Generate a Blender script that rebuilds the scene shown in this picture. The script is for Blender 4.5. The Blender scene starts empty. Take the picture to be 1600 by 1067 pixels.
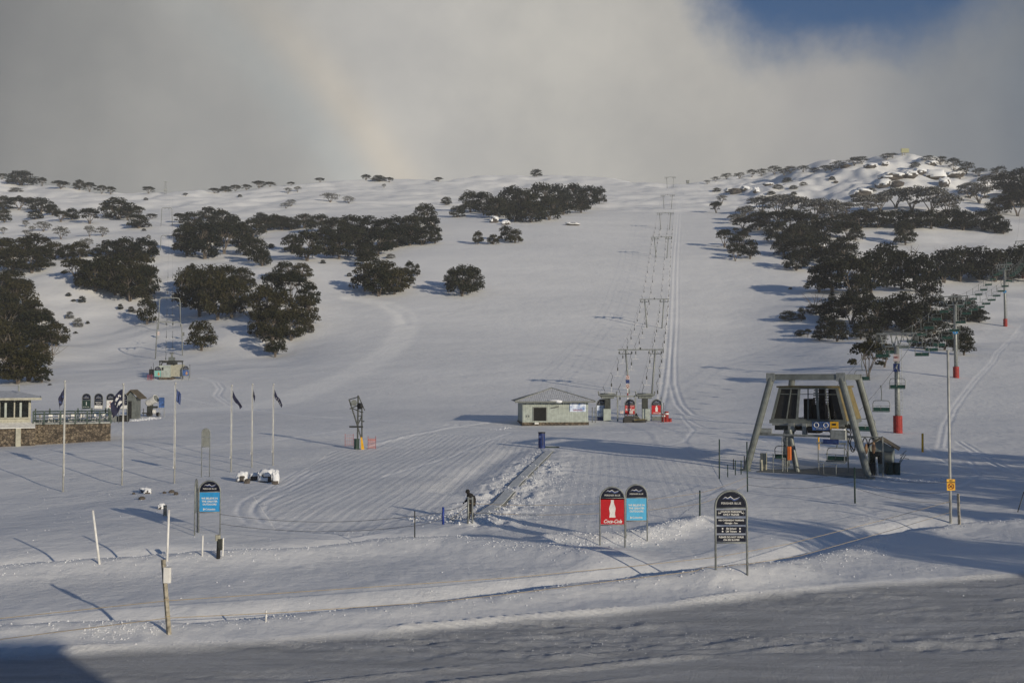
HAZE = 0.00028
import bpy, math, random
import numpy as np
from mathutils import Vector, Matrix
random.seed(7)
rnd = random.random
R = math.radians
sc = bpy.context.scene
COL = sc.collection
F, CH = 1537.0, 8.5
PITCH = math.atan(56.5/F)
SUN_AZ, SUN_EL = R(42), R(12.6)          # the sun stands behind and to the right of the viewpoint
SUN = Vector((math.sin(SUN_AZ)*math.cos(SUN_EL), -math.cos(SUN_AZ)*math.cos(SUN_EL), math.sin(SUN_EL)))

def uv(x, y):
    cx, cy = (x-800)/F, (533.5-y)/F
    s, c = math.sin(PITCH), math.cos(PITCH)
    d = c-cy*s
    return cx/d, (s+cy*c)/d

# ---------------------------------------------------------------- terrain
def _hash(i, j, k):
    n = (i*374761393 + j*668265263 + k*2147483647*3) & 0xffffffff
    n = ((n ^ (n >> 13))*1274126177) & 0xffffffff
    return ((n ^ (n >> 16)) & 0xffff)/65535.0
def vn(X, Y, s, k=0):
    X = np.asarray(X)/s; Y = np.asarray(Y)/s
    i = np.floor(X).astype(np.int64); j = np.floor(Y).astype(np.int64)
    fx = X-i; fy = Y-j
    fx = fx*fx*fx*(fx*(fx*6-15)+10); fy = fy*fy*fy*(fy*(fy*6-15)+10)
    a = _hash(i, j, k); b = _hash(i+1, j, k); c = _hash(i, j+1, k); d = _hash(i+1, j+1, k)
    return (a+(b-a)*fx)*(1-fy)+(c+(d-c)*fx)*fy-.5
def sst(x, a, b):
    t = np.clip((x-a)/(b-a), 0, 1); return t*t*(3-2*t)

_T = [(0,0),(60,0),(80,.3),(100,.9),(120,1.6),(145,2.2),(170,3.5),(190,5.4),(210,8.0),(250,14.4),(288,22.6),(345,38.8),
      (405,58.6),(450,71.4),(500,85.3),(560,101),(620,116.6),(700,138),(760,156),(850,186),(950,222),(1100,277),(1400,390)]
_TR = [(0,0),(60,0),(80,.3),(100,.8),(120,1.5),(145,3.0),(170,6.0),(190,9.0),(210,12.2),(250,18.5),(288,25),(345,41),
       (405,59),(450,73),(500,89),(560,109),(620,131),(700,162),(760,187),(850,225),(950,270),(1100,340),(1400,480)]
_g = np.arange(0, 1400, 1.0)
def _tab(T):
    z = np.interp(_g, [a for a, b in T], [b for a, b in T])
    k = np.exp(-np.linspace(-2, 2, 33)**2); k /= k.sum()
    return np.convolve(np.pad(z, 16, mode='edge'), k, 'valid')
_zc, _zr = _tab(_T), _tab(_TR)
_RID = [(-900,300),(-300,292),(0,284),(60,287),(110,292),(180,300),(260,303),(330,301),(420,291),(520,283),(600,279),(700,283),(745,276),(850,275),
        (950,279),(1050,291),(1110,283),(1180,274),(1260,264),(1340,253),(1420,243),(1480,255),(1540,272),(1600,277),(1700,285),(2500,300)]
_rx = np.array([a for a, b in _RID], float); _rv = np.array([uv(800, b)[1] for a, b in _RID])

BUMPS = []      # (polyline Nx2, height, width, sharp)  real ridges / grooves in the snow
def pdist(X, Y, P):
    d = np.full(X.shape, 1e9)
    for (ax, ay), (bx, by) in zip(P[:-1], P[1:]):
        vx, vy = bx-ax, by-ay; L = vx*vx+vy*vy+1e-9
        t = np.clip(((X-ax)*vx+(Y-ay)*vy)/L, 0, 1)
        d = np.minimum(d, np.hypot(X-ax-t*vx, Y-ay-t*vy))
    return d
def base_h(X, Y):
    X = np.asarray(X, float); Y = np.asarray(Y, float)
    rho = np.maximum(np.maximum(Y, np.abs(X)/1.2), 1.0)
    u = np.clip(X/rho, -1.2, 1.2); xp = 800+F*u
    w = sst(xp, 1120, 1420)
    z = np.interp(rho, _g, _zc)*(1-w)+np.interp(rho, _g, _zr)*w
    # skyline
    v = np.interp(xp, _rx, _rv)
    far = np.maximum((z-CH)/rho - v, 0)
    # height where the slope meets the skyline, then falling away behind it
    cap = CH+v*rho
    over = np.maximum(z-cap, 0)
    t = np.minimum(over/12.0, 60)
    z = np.where(over > 0, cap - 0.9*over**1.0*(t/(t+1)) - .15*over, z)
    left = 1-sst(xp, 400, 560)*(1-.8*sst(xp, 1130, 1330))
    hill = sst(rho, 170, 300)
    top = sst(z, 95, 125)
    z = z + hill*(left*.9+.1)*(vn(X, Y, 62, 1)*7+vn(X, Y, 27, 2)*2.6)
    z = z + hill*.7*vn(X, Y, 95, 5)*(1-top)*4
    z = z + top*(vn(X, Y*1.6, 19, 3)*2.4+vn(X, Y, 8, 4)*.9)+hill*left*(vn(X, Y, 9, 6)*.75)
    z = z + top*sst(xp, 1080, 1200)*(vn(X, Y, 33, 12)*9+vn(X, Y*1.3, 13, 13)*4.5+vn(X, Y, 6.2, 14)*2.2)
    z = z + sst(rho, 62, 130)*(1-hill)*(vn(X, Y, 24, 7)*.5)
    z = z + (1-sst(rho, 80, 160))*sst(rho, 29, 36)*(vn(X, Y, 11, 8)*.42+vn(X, Y, 4.5, 9)*.09)
    return z
def height(X, Y, fine=True):
    X = np.asarray(X, float); Y = np.asarray(Y, float)
    z = base_h(X, Y)
    for P, h, wd, lump in BUMPS:
        x0, x1 = P[:, 0].min()-wd*3, P[:, 0].max()+wd*3; y0, y1 = P[:, 1].min()-wd*3, P[:, 1].max()+wd*3
        m = (X > x0) & (X < x1) & (Y > y0) & (Y < y1)
        if not m.any(): continue
        Xm, Ym = X[m], Y[m]
        d = pdist(Xm, Ym, P)
        g = np.exp(-(d/wd)**2)
        hh = h*g*(.75+1.1*vn(Xm, Ym*.3, 7.5, 24)) if lump else h*g
        if lump: hh = hh + g*lump*(vn(Xm, Ym, .9, 21)+.7*vn(Xm, Ym, .4, 22)+.5*vn(Xm, Ym, 2.2, 23))
        z = z.copy(); z[m] = z[m]+hh
    return z
_rh = 16*1.0022**np.arange(0, 1980)
def ground(x, y):
    u, v = uv(x, y)
    z = height(u*_rh, _rh)
    d = z-(CH+v*_rh)
    i = np.argmax(d > 0)
    if d[i] <= 0: i = int(np.argmax((z-CH)/_rh-v)); r = _rh[i]
    elif i == 0: r = _rh[0]
    else: r = _rh[i-1]+(_rh[i]-_rh[i-1])*(-d[i-1])/(d[i]-d[i-1])
    return Vector((u*r, r, float(height(np.array([u*r]), np.array([r]))[0])))
def gz(X, Y): return float(height(np.array([float(X)]), np.array([float(Y)]))[0])
def at(x, y, D):
    u, v = uv(x, y); return Vector((u*D, D, CH+v*D))
def gp(*pts): return np.array([tuple(ground(x, y)[:2]) for x, y in pts])

# banks and drifts along the road, on the flats
P1 = gp((-200,925),(0,905),(150,893),(300,880),(450,873),(580,856),(700,850),(850,868),(930,872))
P2 = gp((-200,1010),(60,990),(180,985),(300,985),(450,968),(700,948),(900,920),(1100,905),(1250,880),(1400,838),(1500,822),(1700,815))
P3 = gp((860,848),(940,848),(1000,842),(1060,826),(1100,815))
BUMPS += [(P1, .60, 2.0, .045), (P2, .36, 1.3, .05), (P3, .5, 1.2, .12)]
BUMPS += [(P1[:7]+np.array([-.9, 2.7]), -.72, 1.6, 0), (P2[1:]+np.array([-.5, 1.9]), -.46, 1.15, 0)]
BUMPS += [(gp((1125,905),(1180,900),(1240,893)), .4, 1.2, .05)]
CONV = gp((738,812),(862,703))
BUMPS += [(gp((758,818),(868,722)), .12, 1.9, .3), (gp((700,805),(838,712)), .14, 1.2, .22), (gp((860,705),(880,712)), .4, 1.6, .2)]
BUMPS += [(gp((700,765),(800,705)), -.25, 1.3, 0)]
BUMPS += [(gp((545,467),(600,476),(628,490),(634,505)), -.22, 1.8, 0)]
TRK = []       # groomer and ski tracks: (polyline, depth, width of each groove)
def track(pts, off=0.0, depth=.12, wd=.35):
    P = gp(*pts)
    if off:
        n = []
        for k in range(len(P)):
            d = P[min(k+1, len(P)-1)]-P[max(k-1, 0)]; d = d/(np.hypot(*d)+1e-9)
            n.append((-d[1]*off, d[0]*off))
        P = P+np.array(n)
    TRK.append((P, depth, wd))
    return P
for o in (-.6, .6):
    track([(1030,640),(1038,610),(1043,570),(1047,500),(1050,430),(1056,360),(1060,310),(1062,292)], o, .10, .38)
    track([(1112,656),(1078,648),(1062,632),(1052,600),(1052,560),(1056,500),(1057,430),(1060,370),(1064,300)], o, .10, .38)
for o in (-.4, .4):
    track([(1600,505),(1575,535),(1552,565),(1528,590),(1508,615),(1490,640),(1478,665),(1472,700)], o*.8, .07, .3)
    track([(1470,700),(1520,706),(1560,725),(1600,742),(1640,750)], o*.8, .07, .22)
    track([(1500,690),(1540,715),(1580,736),(1640,744)], o*.8, .07, .22)
    track([(1310,745),(1370,752),(1440,735),(1500,742),(1600,760)], o*.8, .07, .22)
    track([(312,590),(338,597),(346,607),(339,618),(362,634),(400,641),(470,649),(560,656),(700,664)], o, .15, .4)
    track([(475,735),(430,762),(388,786),(383,800),(398,817),(440,828),(520,834),(620,834)], o*1.2, .05, .2)
    track([(495,740),(450,765),(408,788),(402,802),(420,817),(470,824)], o, .04, .2)
track([(0,606),(90,600),(200,597),(310,589)], 0, .16, .6)
track([(170,603),(260,617),(400,641)], 0, .14, .5)
track([(0,655),(120,648),(260,640),(400,641)], 0, .14, .6)
track([(560,700),(640,680),(700,668),(760,660)], 0, -.14, .5)
track([(700,664),(800,672),(950,676),(1100,672),(1250,668)], 0, .14, .5)
for k, (P_, dd, ww) in enumerate([([(1050,668),(1120,664),(1190,660),(1240,650)], .06, .3), ([(1075,655),(1100,668),(1160,676),(1200,690)], .07, .3), ([(1065,650),(1085,672),(1070,690),(1020,700),(940,704)], .05, .25),
        ([(560,690),(640,684),(720,678),(820,680),(900,690)], .05, .3), ([(480,655),(600,662),(720,670),(800,676)], .06, .3), ([(600,745),(680,722),(760,690),(800,676)], .05, .25),
        ([(1440,715),(1500,722),(1550,740),(1620,752)], .07, .25), ([(1450,700),(1490,730),(1560,752),(1640,765)], .06, .25), ([(1380,755),(1450,748),(1530,756),(1640,775)], .06, .2), ([(1480,700),(1515,718),(1530,742),(1500,760)], .06, .22),
        ([(1200,770),(1280,776),(1350,800),(1400,822)], .05, .2), ([(0,720),(120,705),(260,700),(420,690),(540,672)], .05, .35), ([(0,735),(150,722),(330,712),(480,700)], .04, .3), ([(300,660),(420,668),(540,680),(640,700)], .05, .3)]):
    track(P_, 0, dd, ww)
GROOM = gp((548,466),(600,476),(632,492),(634,512),(618,540),(570,573),(505,603),(450,625),(405,636),(330,640),(230,645))

def build_terrain(M):
    th = np.concatenate([np.linspace(-180, -40, 90, endpoint=False), np.linspace(-40, -30.5, 60, endpoint=False),
                         np.linspace(-30.5, 30.5, 1150, endpoint=False), np.linspace(30.5, 40, 60, endpoint=False), np.linspace(40, 180, 90, endpoint=False)])
    rr = np.concatenate([np.linspace(1.5, 22, 16, endpoint=False), 22*1.0046**np.arange(0, 905)])
    rr = rr[rr < 1300]
    # keep the rings straight across the view so that the slopes are sampled evenly
    T, RR = np.meshgrid(R(1)*th, rr)
    X = RR*np.sin(T); Y = RR*np.cos(T)
    Z = height(X, Y)
    def msk(P, wd):
        x0, x1 = P[:, 0].min()-wd*3, P[:, 0].max()+wd*3; y0, y1 = P[:, 1].min()-wd*3, P[:, 1].max()+wd*3
        m = (X > x0) & (X < x1) & (Y > y0) & (Y < y1)
        out = np.zeros(X.shape); out[m] = np.exp(-(pdist(X[m], Y[m], P)/wd)**2)
        return out
    tr = np.zeros(X.shape)
    for P, dep, wd in TRK:
        g = msk(P, wd); Z -= dep*g
        Z += dep*.45*msk(P, wd*2.2)
        tr = np.maximum(tr, g)
    # conveyor trench
    g = msk(CONV, 1.0); Z -= .05*g
    # groomed strip
    gm = sst(msk(GROOM, 4.3), .15, .8)*.75
    # road: near edge follows the foot of the lower bank
    RE = gp((-300,1035),(0,1018),(300,1003),(420,997),(560,985),(700,974),(900,957),(1100,935),(1250,918),(1400,907),(1600,893),(1900,880))
    xs = np.linspace(-60, 60, 400); o = np.argsort(RE[:, 0]); ye = np.interp(X, RE[o, 0], RE[o, 1])
    road = sst(ye-Y, -.3, .8)*(Y > -25)
    Z -= road*.12
    ro = vn(X, Y*3.2, 1.7, 31)+.7*vn(X, Y*3, .7, 32)+.5*vn(X, Y*2, .33, 33)
    Z += road*.15*ro*np.maximum(0, .28+1.7*(vn(X*.10, Y, 1.1, 34)+.2*vn(X*.2, Y, .5, 35)))
    # low ploughed ridges running along the road
    for k, (dd, hh) in enumerate([(.15, .09), (2.1, .05), (4.1, .06), (5.6, .05), (6.9, .07), (8.2, .04)]):
        e = np.abs(ye-Y-dd-vn(X, X*0, 14, 40+k)*.7)
        Z += 1.6*hh*np.exp(-(e/.13)**2)*sst(vn(X, X*0, 8, 50+k)+vn(X, X*0, 2.5, 70+k)*.6, -.1, .25)
    # groomed corduroy area on the flat
    cA = gp((395,775),(520,705),(660,675),(840,690),(850,712),(735,800),(560,838),(430,828))
    def inside(Pg):
        c = np.zeros(X.shape, bool); n = len(Pg)
        for i in range(n):
            x1, y1 = Pg[i]; x2, y2 = Pg[(i+1) % n]
            if y1 == y2: continue
            c ^= ((y1 > Y) != (y2 > Y)) & (X < (x2-x1)*(Y-y1)/(y2-y1)+x1)
        return c.astype(float)
    cB = gp((765,822),(880,712),(1100,700),(1130,760),(1000,835),(880,850))
    cord = np.maximum(inside(cA), inside(cB)*.55)
    # wind-blown texture
    fl = (1-road)*sst(Y, 24, 40)*(1-sst(Y, 90, 200))
    Z += fl*(.018*vn(X, Y, .8, 60)+.009*vn(X, Y, .35, 61))*(1-cord*.7)
    ny, nx = X.shape
    V = np.stack([X, Y, Z], -1).reshape(-1, 3)
    ii = np.arange(ny-1)[:, None]*nx; jj = np.arange(nx)[None, :]; j2 = (jj+1) % nx
    Fc = np.stack([ii+jj, ii+j2, ii+nx+j2, ii+nx+jj], -1).reshape(-1, 4)[:, ::-1]
    me = bpy.data.meshes.new('snow_ground')
    me.vertices.add(len(V)); me.vertices.foreach_set('co', V.ravel())
    me.loops.add(Fc.size); me.loops.foreach_set('vertex_index', Fc.ravel().astype(np.int32))
    me.polygons.add(len(Fc)); me.polygons.foreach_set('loop_start', np.arange(0, Fc.size, 4, dtype=np.int32))
    me.polygons.foreach_set('use_smooth', np.ones(len(Fc), bool))
    me.update(calc_edges=True)
    for nme, A in (('groom', gm), ('road', road), ('cord', cord), ('trk', tr)):
        a = me.attributes.new(nme, 'FLOAT', 'POINT'); a.data.foreach_set('value', A.ravel().astype(np.float32))
    me.materials.append(M)
    ob = bpy.data.objects.new('snow_ground', me); COL.objects.link(ob)
    ob['kind'] = 'structure'; ob['label'] = 'snow covered ground rising from the road to the ski slopes'
    return ob

# ---------------------------------------------------------------- materials
def N(nt, t, **k):
    n = nt.nodes.new(t)
    for a, b in k.items():
        if a in n.inputs.keys() if isinstance(a, str) else False: n.inputs[a].default_value = b
        else: setattr(n, a, b)
    return n
def mat(name, col, rough=.7, metal=0., var=.12, scale=3., bump=0., bscale=20., col2=None, spec=.4):
    m = bpy.data.materials.new(name); m.use_nodes = True
    nt = m.node_tree; b = nt.nodes['Principled BSDF']
    tc = N(nt, 'ShaderNodeTexCoord')
    no = N(nt, 'ShaderNodeTexNoise'); no.inputs['Scale'].default_value = scale; no.inputs['Detail'].default_value = 5
    nt.links.new(tc.outputs['Object'], no.inputs['Vector'])
    mx = N(nt, 'ShaderNodeMix', data_type='RGBA')
    c2 = col2 or tuple(max(0, c*(1-2.2*var)) for c in col)
    mx.inputs[6].default_value = (*c2, 1)
    mx.inputs[7].default_value = (*(tuple(min(1, c*(1+var)) for c in col)), 1)
    mr = N(nt, 'ShaderNodeMapRange'); mr.inputs[1].default_value = .32; mr.inputs[2].default_value = .62
    nt.links.new(no.outputs[0], mr.inputs[0]); nt.links.new(mr.outputs[0], mx.inputs[0])
    nt.links.new(mx.outputs[2], b.inputs['Base Color'])
    b.inputs['Roughness'].default_value = rough; b.inputs['Metallic'].default_value = metal
    b.inputs['Specular IOR Level'].default_value = spec
    if bump:
        n2 = N(nt, 'ShaderNodeTexNoise'); n2.inputs['Scale'].default_value = bscale; n2.inputs['Detail'].default_value = 4
        nt.links.new(tc.outputs['Object'], n2.inputs['Vector'])
        bp = N(nt, 'ShaderNodeBump'); bp.inputs['Strength'].default_value = bump; bp.inputs['Distance'].default_value = .05
        nt.links.new(n2.outputs[0], bp.inputs['Height']); nt.links.new(bp.outputs[0], b.inputs['Normal'])
    return m
def snow_ground_mat():
    m = bpy.data.materials.new('snow'); m.use_nodes = True
    nt = m.node_tree; b = nt.nodes['Principled BSDF']; L = nt.links.new
    tc = N(nt, 'ShaderNodeTexCoord')
    def at_(n):
        a = N(nt, 'ShaderNodeAttribute'); a.attribute_name = n; return a.outputs['Fac']
    def noise(s, d=6, r=.55, vec=None):
        n = N(nt, 'ShaderNodeTexNoise'); n.inputs['Scale'].default_value = s; n.inputs['Detail'].default_value = d; n.inputs['Roughness'].default_value = r
        L(vec or tc.outputs['Object'], n.inputs['Vector']); return n.outputs[0]
    def mix(f, c1, c2):
        x = N(nt, 'ShaderNodeMix', data_type='RGBA')
        for i, c in ((6, c1), (7, c2)):
            if isinstance(c, tuple): x.inputs[i].default_value = (*c, 1)
            else: L(c, x.inputs[i])
        if isinstance(f, float): x.inputs[0].default_value = f
        else: L(f, x.inputs[0])
        return x.outputs[2]
    def mth(op, a, c=None, d=None):
        n = N(nt, 'ShaderNodeMath', operation=op)
        for i, q in enumerate((a, c, d)):
            if q is None: continue
            if isinstance(q, (int, float)): n.inputs[i].default_value = q
            else: L(q, n.inputs[i])
        return n.outputs[0]
    def mr(f, a, c, lo=0., hi=1.):
        n = N(nt, 'ShaderNodeMapRange'); L(f, n.inputs[0])
        for i, q in enumerate((a, c, lo, hi)): n.inputs[1+i].default_value = q
        return n.outputs[0]
    # wind-packed and loose snow in broad patches
    mp = N(nt, 'ShaderNodeMapping'); mp.inputs['Scale'].default_value = (.45, 1.6, 1); L(tc.outputs['Object'], mp.inputs['Vector'])
    big = mr(noise(.035, 8, .62, mp.outputs[0]), .38, .64)
    c = mix(big, (.74, .745, .75), (.84, .84, .835))
    c = mix(mth('MULTIPLY', mr(noise(.6, 7, .6), .35, .7), .6), c, (.82, .82, .82))
    gr = at_('groom'); c = mix(gr, c, (.96, .95, .92))  # groomed snow; the brightness of its tilt to the sun is put into colour
    tk = at_('trk'); c = mix(mth('MULTIPLY', tk, .6), c, (.92, .92, .92))
    rd = at_('road')
    mp2 = N(nt, 'ShaderNodeMapping'); mp2.inputs['Scale'].default_value = (.22, 1.5, 1); mp2.inputs['Rotation'].default_value = (0, 0, R(-7)); L(tc.outputs['Object'], mp2.inputs['Vector'])
    streak = mr(noise(.9, 9, .7, mp2.outputs[0]), .36, .68)
    rc = mix(streak, (.38, .395, .42), (.62, .635, .66))
    rc = mix(mth('MULTIPLY', mr(noise(5.5, 8, .75), .5, .66), .8), rc, (.44, .44, .44))
    c = mix(rd, c, rc)
    L(c, b.inputs['Base Color'])
    b.inputs['Roughness'].default_value = .62; b.inputs['Specular IOR Level'].default_value = .28
    # bump
    h = mth('MULTIPLY', noise(1.1, 8, .55), .10)
    h = mth('ADD', h, mth('MULTIPLY', noise(.16, 6, .5), .35))
    h = mth('ADD', h, mth('MULTIPLY', mth('MULTIPLY', noise(4.5, 9, .8), rd), .26))
    h = mth('ADD', h, mth('MULTIPLY', noise(11, 5, .7), .02))
    sc_ = mr(noise(.09, 5, .6), .50, .62)
    h = mth('ADD', h, mth('MULTIPLY', mth('MULTIPLY', noise(2.6, 8, .75), sc_), .09))
    # corduroy left by the groomer
    d = CONV[1]-CONV[0]; ang = math.atan2(d[1], d[0])
    mp3 = N(nt, 'ShaderNodeMapping', vector_type='TEXTURE'); mp3.inputs['Rotation'].default_value = (0, 0, ang+R(3)); L(tc.outputs['Object'], mp3.inputs['Vector'])
    w = N(nt, 'ShaderNodeTexWave', wave_type='BANDS', bands_direction='Y'); w.inputs['Scale'].default_value = .42; w.inputs['Distortion'].default_value = 1.2
    w.inputs['Detail'].default_value = 3; w.inputs['Detail Scale'].default_value = .25; L(mp3.outputs[0], w.inputs['Vector'])
    mp4 = N(nt, 'ShaderNodeMapping'); mp4.inputs['Scale'].default_value = (.06, 5.5, 1); L(mp3.outputs[0], mp4.inputs['Vector'])
    cd = mth('ADD', mth('MULTIPLY', w.outputs['Fac'], .02), mth('MULTIPLY', noise(.5, 8, .7, mp4.outputs[0]), .075))
    h = mth('ADD', h, mth('MULTIPLY', cd, at_('cord')))
    w2 = N(nt, 'ShaderNodeTexWave', wave_type='BANDS', bands_direction='Y'); w2.inputs['Scale'].default_value = .14; w2.inputs['Distortion'].default_value = 3; L(tc.outputs['Object'], w2.inputs['Vector'])
    h = mth('ADD', h, mth('MULTIPLY', mth('MULTIPLY', w2.outputs['Fac'], gr), .06))
    bp = N(nt, 'ShaderNodeBump'); bp.inputs['Strength'].default_value = .75; bp.inputs['Distance'].default_value = 1.0
    L(h, bp.inputs['Height']); L(bp.outputs[0], b.inputs['Normal'])
    return m
def leaf_mat(name, c1, c2, frost=0.):
    m = bpy.data.materials.new(name); m.use_nodes = True
    nt = m.node_tree; b = nt.nodes['Principled BSDF']; L = nt.links.new
    tc = N(nt, 'ShaderNodeTexCoord'); oi = N(nt, 'ShaderNodeObjectInfo')
    n = N(nt, 'ShaderNodeTexNoise'); n.inputs['Scale'].default_value = .8; n.inputs['Detail'].default_value = 5; L(tc.outputs['Object'], n.inputs['Vector'])
    ad = N(nt, 'ShaderNodeMath', operation='MULTIPLY_ADD'); L(oi.outputs['Random'], ad.inputs[0]); ad.inputs[1].default_value = .28; L(n.outputs[0], ad.inputs[2])
    mr = N(nt, 'ShaderNodeMapRange'); L(ad.outputs[0], mr.inputs[0]); mr.inputs[1].default_value = .48; mr.inputs[2].default_value = .92
    mx = N(nt, 'ShaderNodeMix', data_type='RGBA'); mx.inputs[6].default_value = (*c1, 1); mx.inputs[7].default_value = (*c2, 1); L(mr.outputs[0], mx.inputs[0])
    out = mx.outputs[2]
    if frost:
        n2 = N(nt, 'ShaderNodeTexNoise'); n2.inputs['Scale'].default_value = 3.2; n2.inputs['Detail'].default_value = 4; L(tc.outputs['Object'], n2.inputs['Vector'])
        m2 = N(nt, 'ShaderNodeMapRange'); L(n2.outputs[0], m2.inputs[0]); m2.inputs[1].default_value = .62-frost*.25; m2.inputs[2].default_value = .7-frost*.2
        x2 = N(nt, 'ShaderNodeMix', data_type='RGBA'); L(m2.outputs[0], x2.inputs[0]); L(out, x2.inputs[6]); x2.inputs[7].default_value = (.62, .64, .66, 1); out = x2.outputs[2]
    L(out, b.inputs['Base Color']); b.inputs['Roughness'].default_value = .75; b.inputs['Specular IOR Level'].default_value = .15
    return m
M = {}
def setup_mats():
    G = M
    G['snow'] = mat('snow_cap', (.82,.83,.85), .65, bump=.5, bscale=3, var=.05)
    G['galv'] = mat('galvanised_steel', (.27,.285,.275), .55, .35, var=.15, scale=4)
    G['greypaint'] = mat('grey_green_paint', (.165,.18,.17), .5, .15, var=.12, scale=2)
    G['greenpaint'] = mat('light_green_paint', (.38,.42,.385), .6, var=.1, scale=2)
    G['white'] = mat('white_paint', (.74,.73,.70), .5, var=.08)
    G['cream'] = mat('cream_paint', (.38,.37,.30), .6, var=.1)
    G['pole'] = mat('pole_paint', (.46,.46,.43), .45, .1, var=.14, scale=1.2)
    G['wood'] = mat('weathered_wood', (.33,.30,.24), .8, var=.25, scale=6, bump=.4)
    G['darksteel'] = mat('dark_steel', (.055,.06,.055), .55, .4, var=.2)
    G['green'] = mat('dark_green_paint', (.02,.045,.036), .5, var=.15)
    G['chairgreen'] = mat('chair_green', (.02,.075,.055), .5, var=.15)
    G['navy'] = mat('navy_panel', (.009,.012,.026), .5, var=.1, spec=.2)
    G['navyflag'] = mat('navy_cloth', (.02,.022,.055), .8, var=.15)
    G['blueflag'] = mat('blue_cloth', (.06,.09,.22), .8, var=.15)
    G['blue'] = mat('sky_blue_panel', (.035,.29,.62), .4, var=.05)
    G['blue2'] = mat('pale_blue_panel', (.09,.42,.68), .4, var=.05)
    G['bluepost'] = mat('blue_paint', (.02,.05,.28), .45, var=.1)
    G['boothblue'] = mat('booth_blue', (.012,.03,.14), .5, var=.15)
    G['red'] = mat('red_panel', (.48,.012,.018), .4, var=.05)
    G['redpad'] = mat('red_padding', (.30,.02,.016), .6, var=.15)
    G['orange'] = mat('orange_pad', (.75,.17,.025), .6, var=.1)
    G['yellow'] = mat('yellow_paint', (.78,.42,.02), .5, var=.08)
    G['ochre'] = mat('ochre_cladding', (.21,.165,.07), .7, var=.15)
    G['black'] = mat('black_rubber', (.02,.02,.02), .6, var=.2)
    G['glass'] = mat('dark_glass', (.015,.018,.018), .12, var=.3, spec=.5)
    G['stone'] = stone_mat()
    G['rock'] = mat('granite', (.085,.073,.063), .85, var=.35, scale=2.5, bump=.8, bscale=6, col2=(.04,.035,.03))
    G['roofgrey'] = mat('corrugated_roof', (.60,.61,.62), .55, .3, var=.1)
    G['roofbrown'] = mat('brown_roof', (.11,.09,.06), .7, var=.15)
    G['rope'] = mat('yellow_rope', (.42,.34,.22), .8, var=.1)
    G['cable'] = mat('steel_cable', (.16,.16,.17), .5, .5)
    G['board'] = mat('grey_board', (.17,.18,.17), .6, var=.1)
    G['belt'] = mat('conveyor_belt', (.36,.38,.38), .8, var=.4, scale=2.2, col2=(.72,.73,.74), bump=.5)
    G['cloth'] = mat('dark_cloth', (.022,.020,.02), .9, var=.2)
    G['skin'] = mat('skin', (.45,.27,.2), .6)
    G['bark'] = mat('snow_gum_bark', (.13,.11,.09), .85, var=.35, scale=5, col2=(.07,.055,.045))
    G['leaf'] = leaf_mat('gum_leaves', (.009,.013,.005), (.056,.048,.020))
    G['leafdk'] = leaf_mat('dark_gum_leaves', (.007,.011,.007), (.037,.038,.022))
    G['leaffr'] = leaf_mat('frosted_gum_leaves', (.055,.055,.045), (.095,.085,.07), .32)
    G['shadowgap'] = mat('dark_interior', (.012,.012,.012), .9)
    G['netorange'] = mat('orange_net', (.62,.14,.07), .8)
    G['pinksign'] = mat('pale_sign', (.6,.5,.48), .6)
    G['teal'] = mat('poster_teal', (.22,.5,.45), .5); G['tan'] = mat('poster_tan', (.55,.3,.15), .5)
    G['midblue'] = mat('poster_blue', (.06,.13,.34), .5, var=.3, scale=4)
    G['snowsign'] = mat('poster_snow', (.55,.6,.7), .5, var=.35, scale=2, col2=(.1,.2,.45))
    G['lime'] = mat('yellow_green_paint', (.32,.32,.17), .6)
def stone_mat():
    m = bpy.data.materials.new('stone_wall'); m.use_nodes = True
    nt = m.node_tree; b = nt.nodes['Principled BSDF']; L = nt.links.new
    tc = N(nt, 'ShaderNodeTexCoord')
    v = N(nt, 'ShaderNodeTexVoronoi'); v.inputs['Scale'].default_value = 3.6; L(tc.outputs['Object'], v.inputs['Vector'])
    v2 = N(nt, 'ShaderNodeTexVoronoi', feature='DISTANCE_TO_EDGE'); v2.inputs['Scale'].default_value = 3.6; L(tc.outputs['Object'], v2.inputs['Vector'])
    cr = N(nt, 'ShaderNodeValToRGB'); e = cr.color_ramp.elements
    e[0].color = (.05,.04,.028,1); e[1].color = (.21,.17,.12,1); q = cr.color_ramp.elements.new(.5); q.color = (.14,.11,.08,1)
    sp = N(nt, 'ShaderNodeSeparateColor'); L(v.outputs['Color'], sp.inputs[0]); L(sp.outputs[0], cr.inputs[0])
    mr = N(nt, 'ShaderNodeMapRange'); L(v2.outputs[0], mr.inputs[0]); mr.inputs[2].default_value = .07
    mx = N(nt, 'ShaderNodeMix', data_type='RGBA'); L(mr.outputs[0], mx.inputs[0]); mx.inputs[6].default_value = (.05,.045,.04,1); L(cr.outputs[0], mx.inputs[7])
    L(mx.outputs[2], b.inputs['Base Color']); b.inputs['Roughness'].default_value = .9
    bp = N(nt, 'ShaderNodeBump'); bp.inputs['Distance'].default_value = .06; L(mr.outputs[0], bp.inputs['Height']); L(bp.outputs[0], b.inputs['Normal'])
    return m

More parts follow.
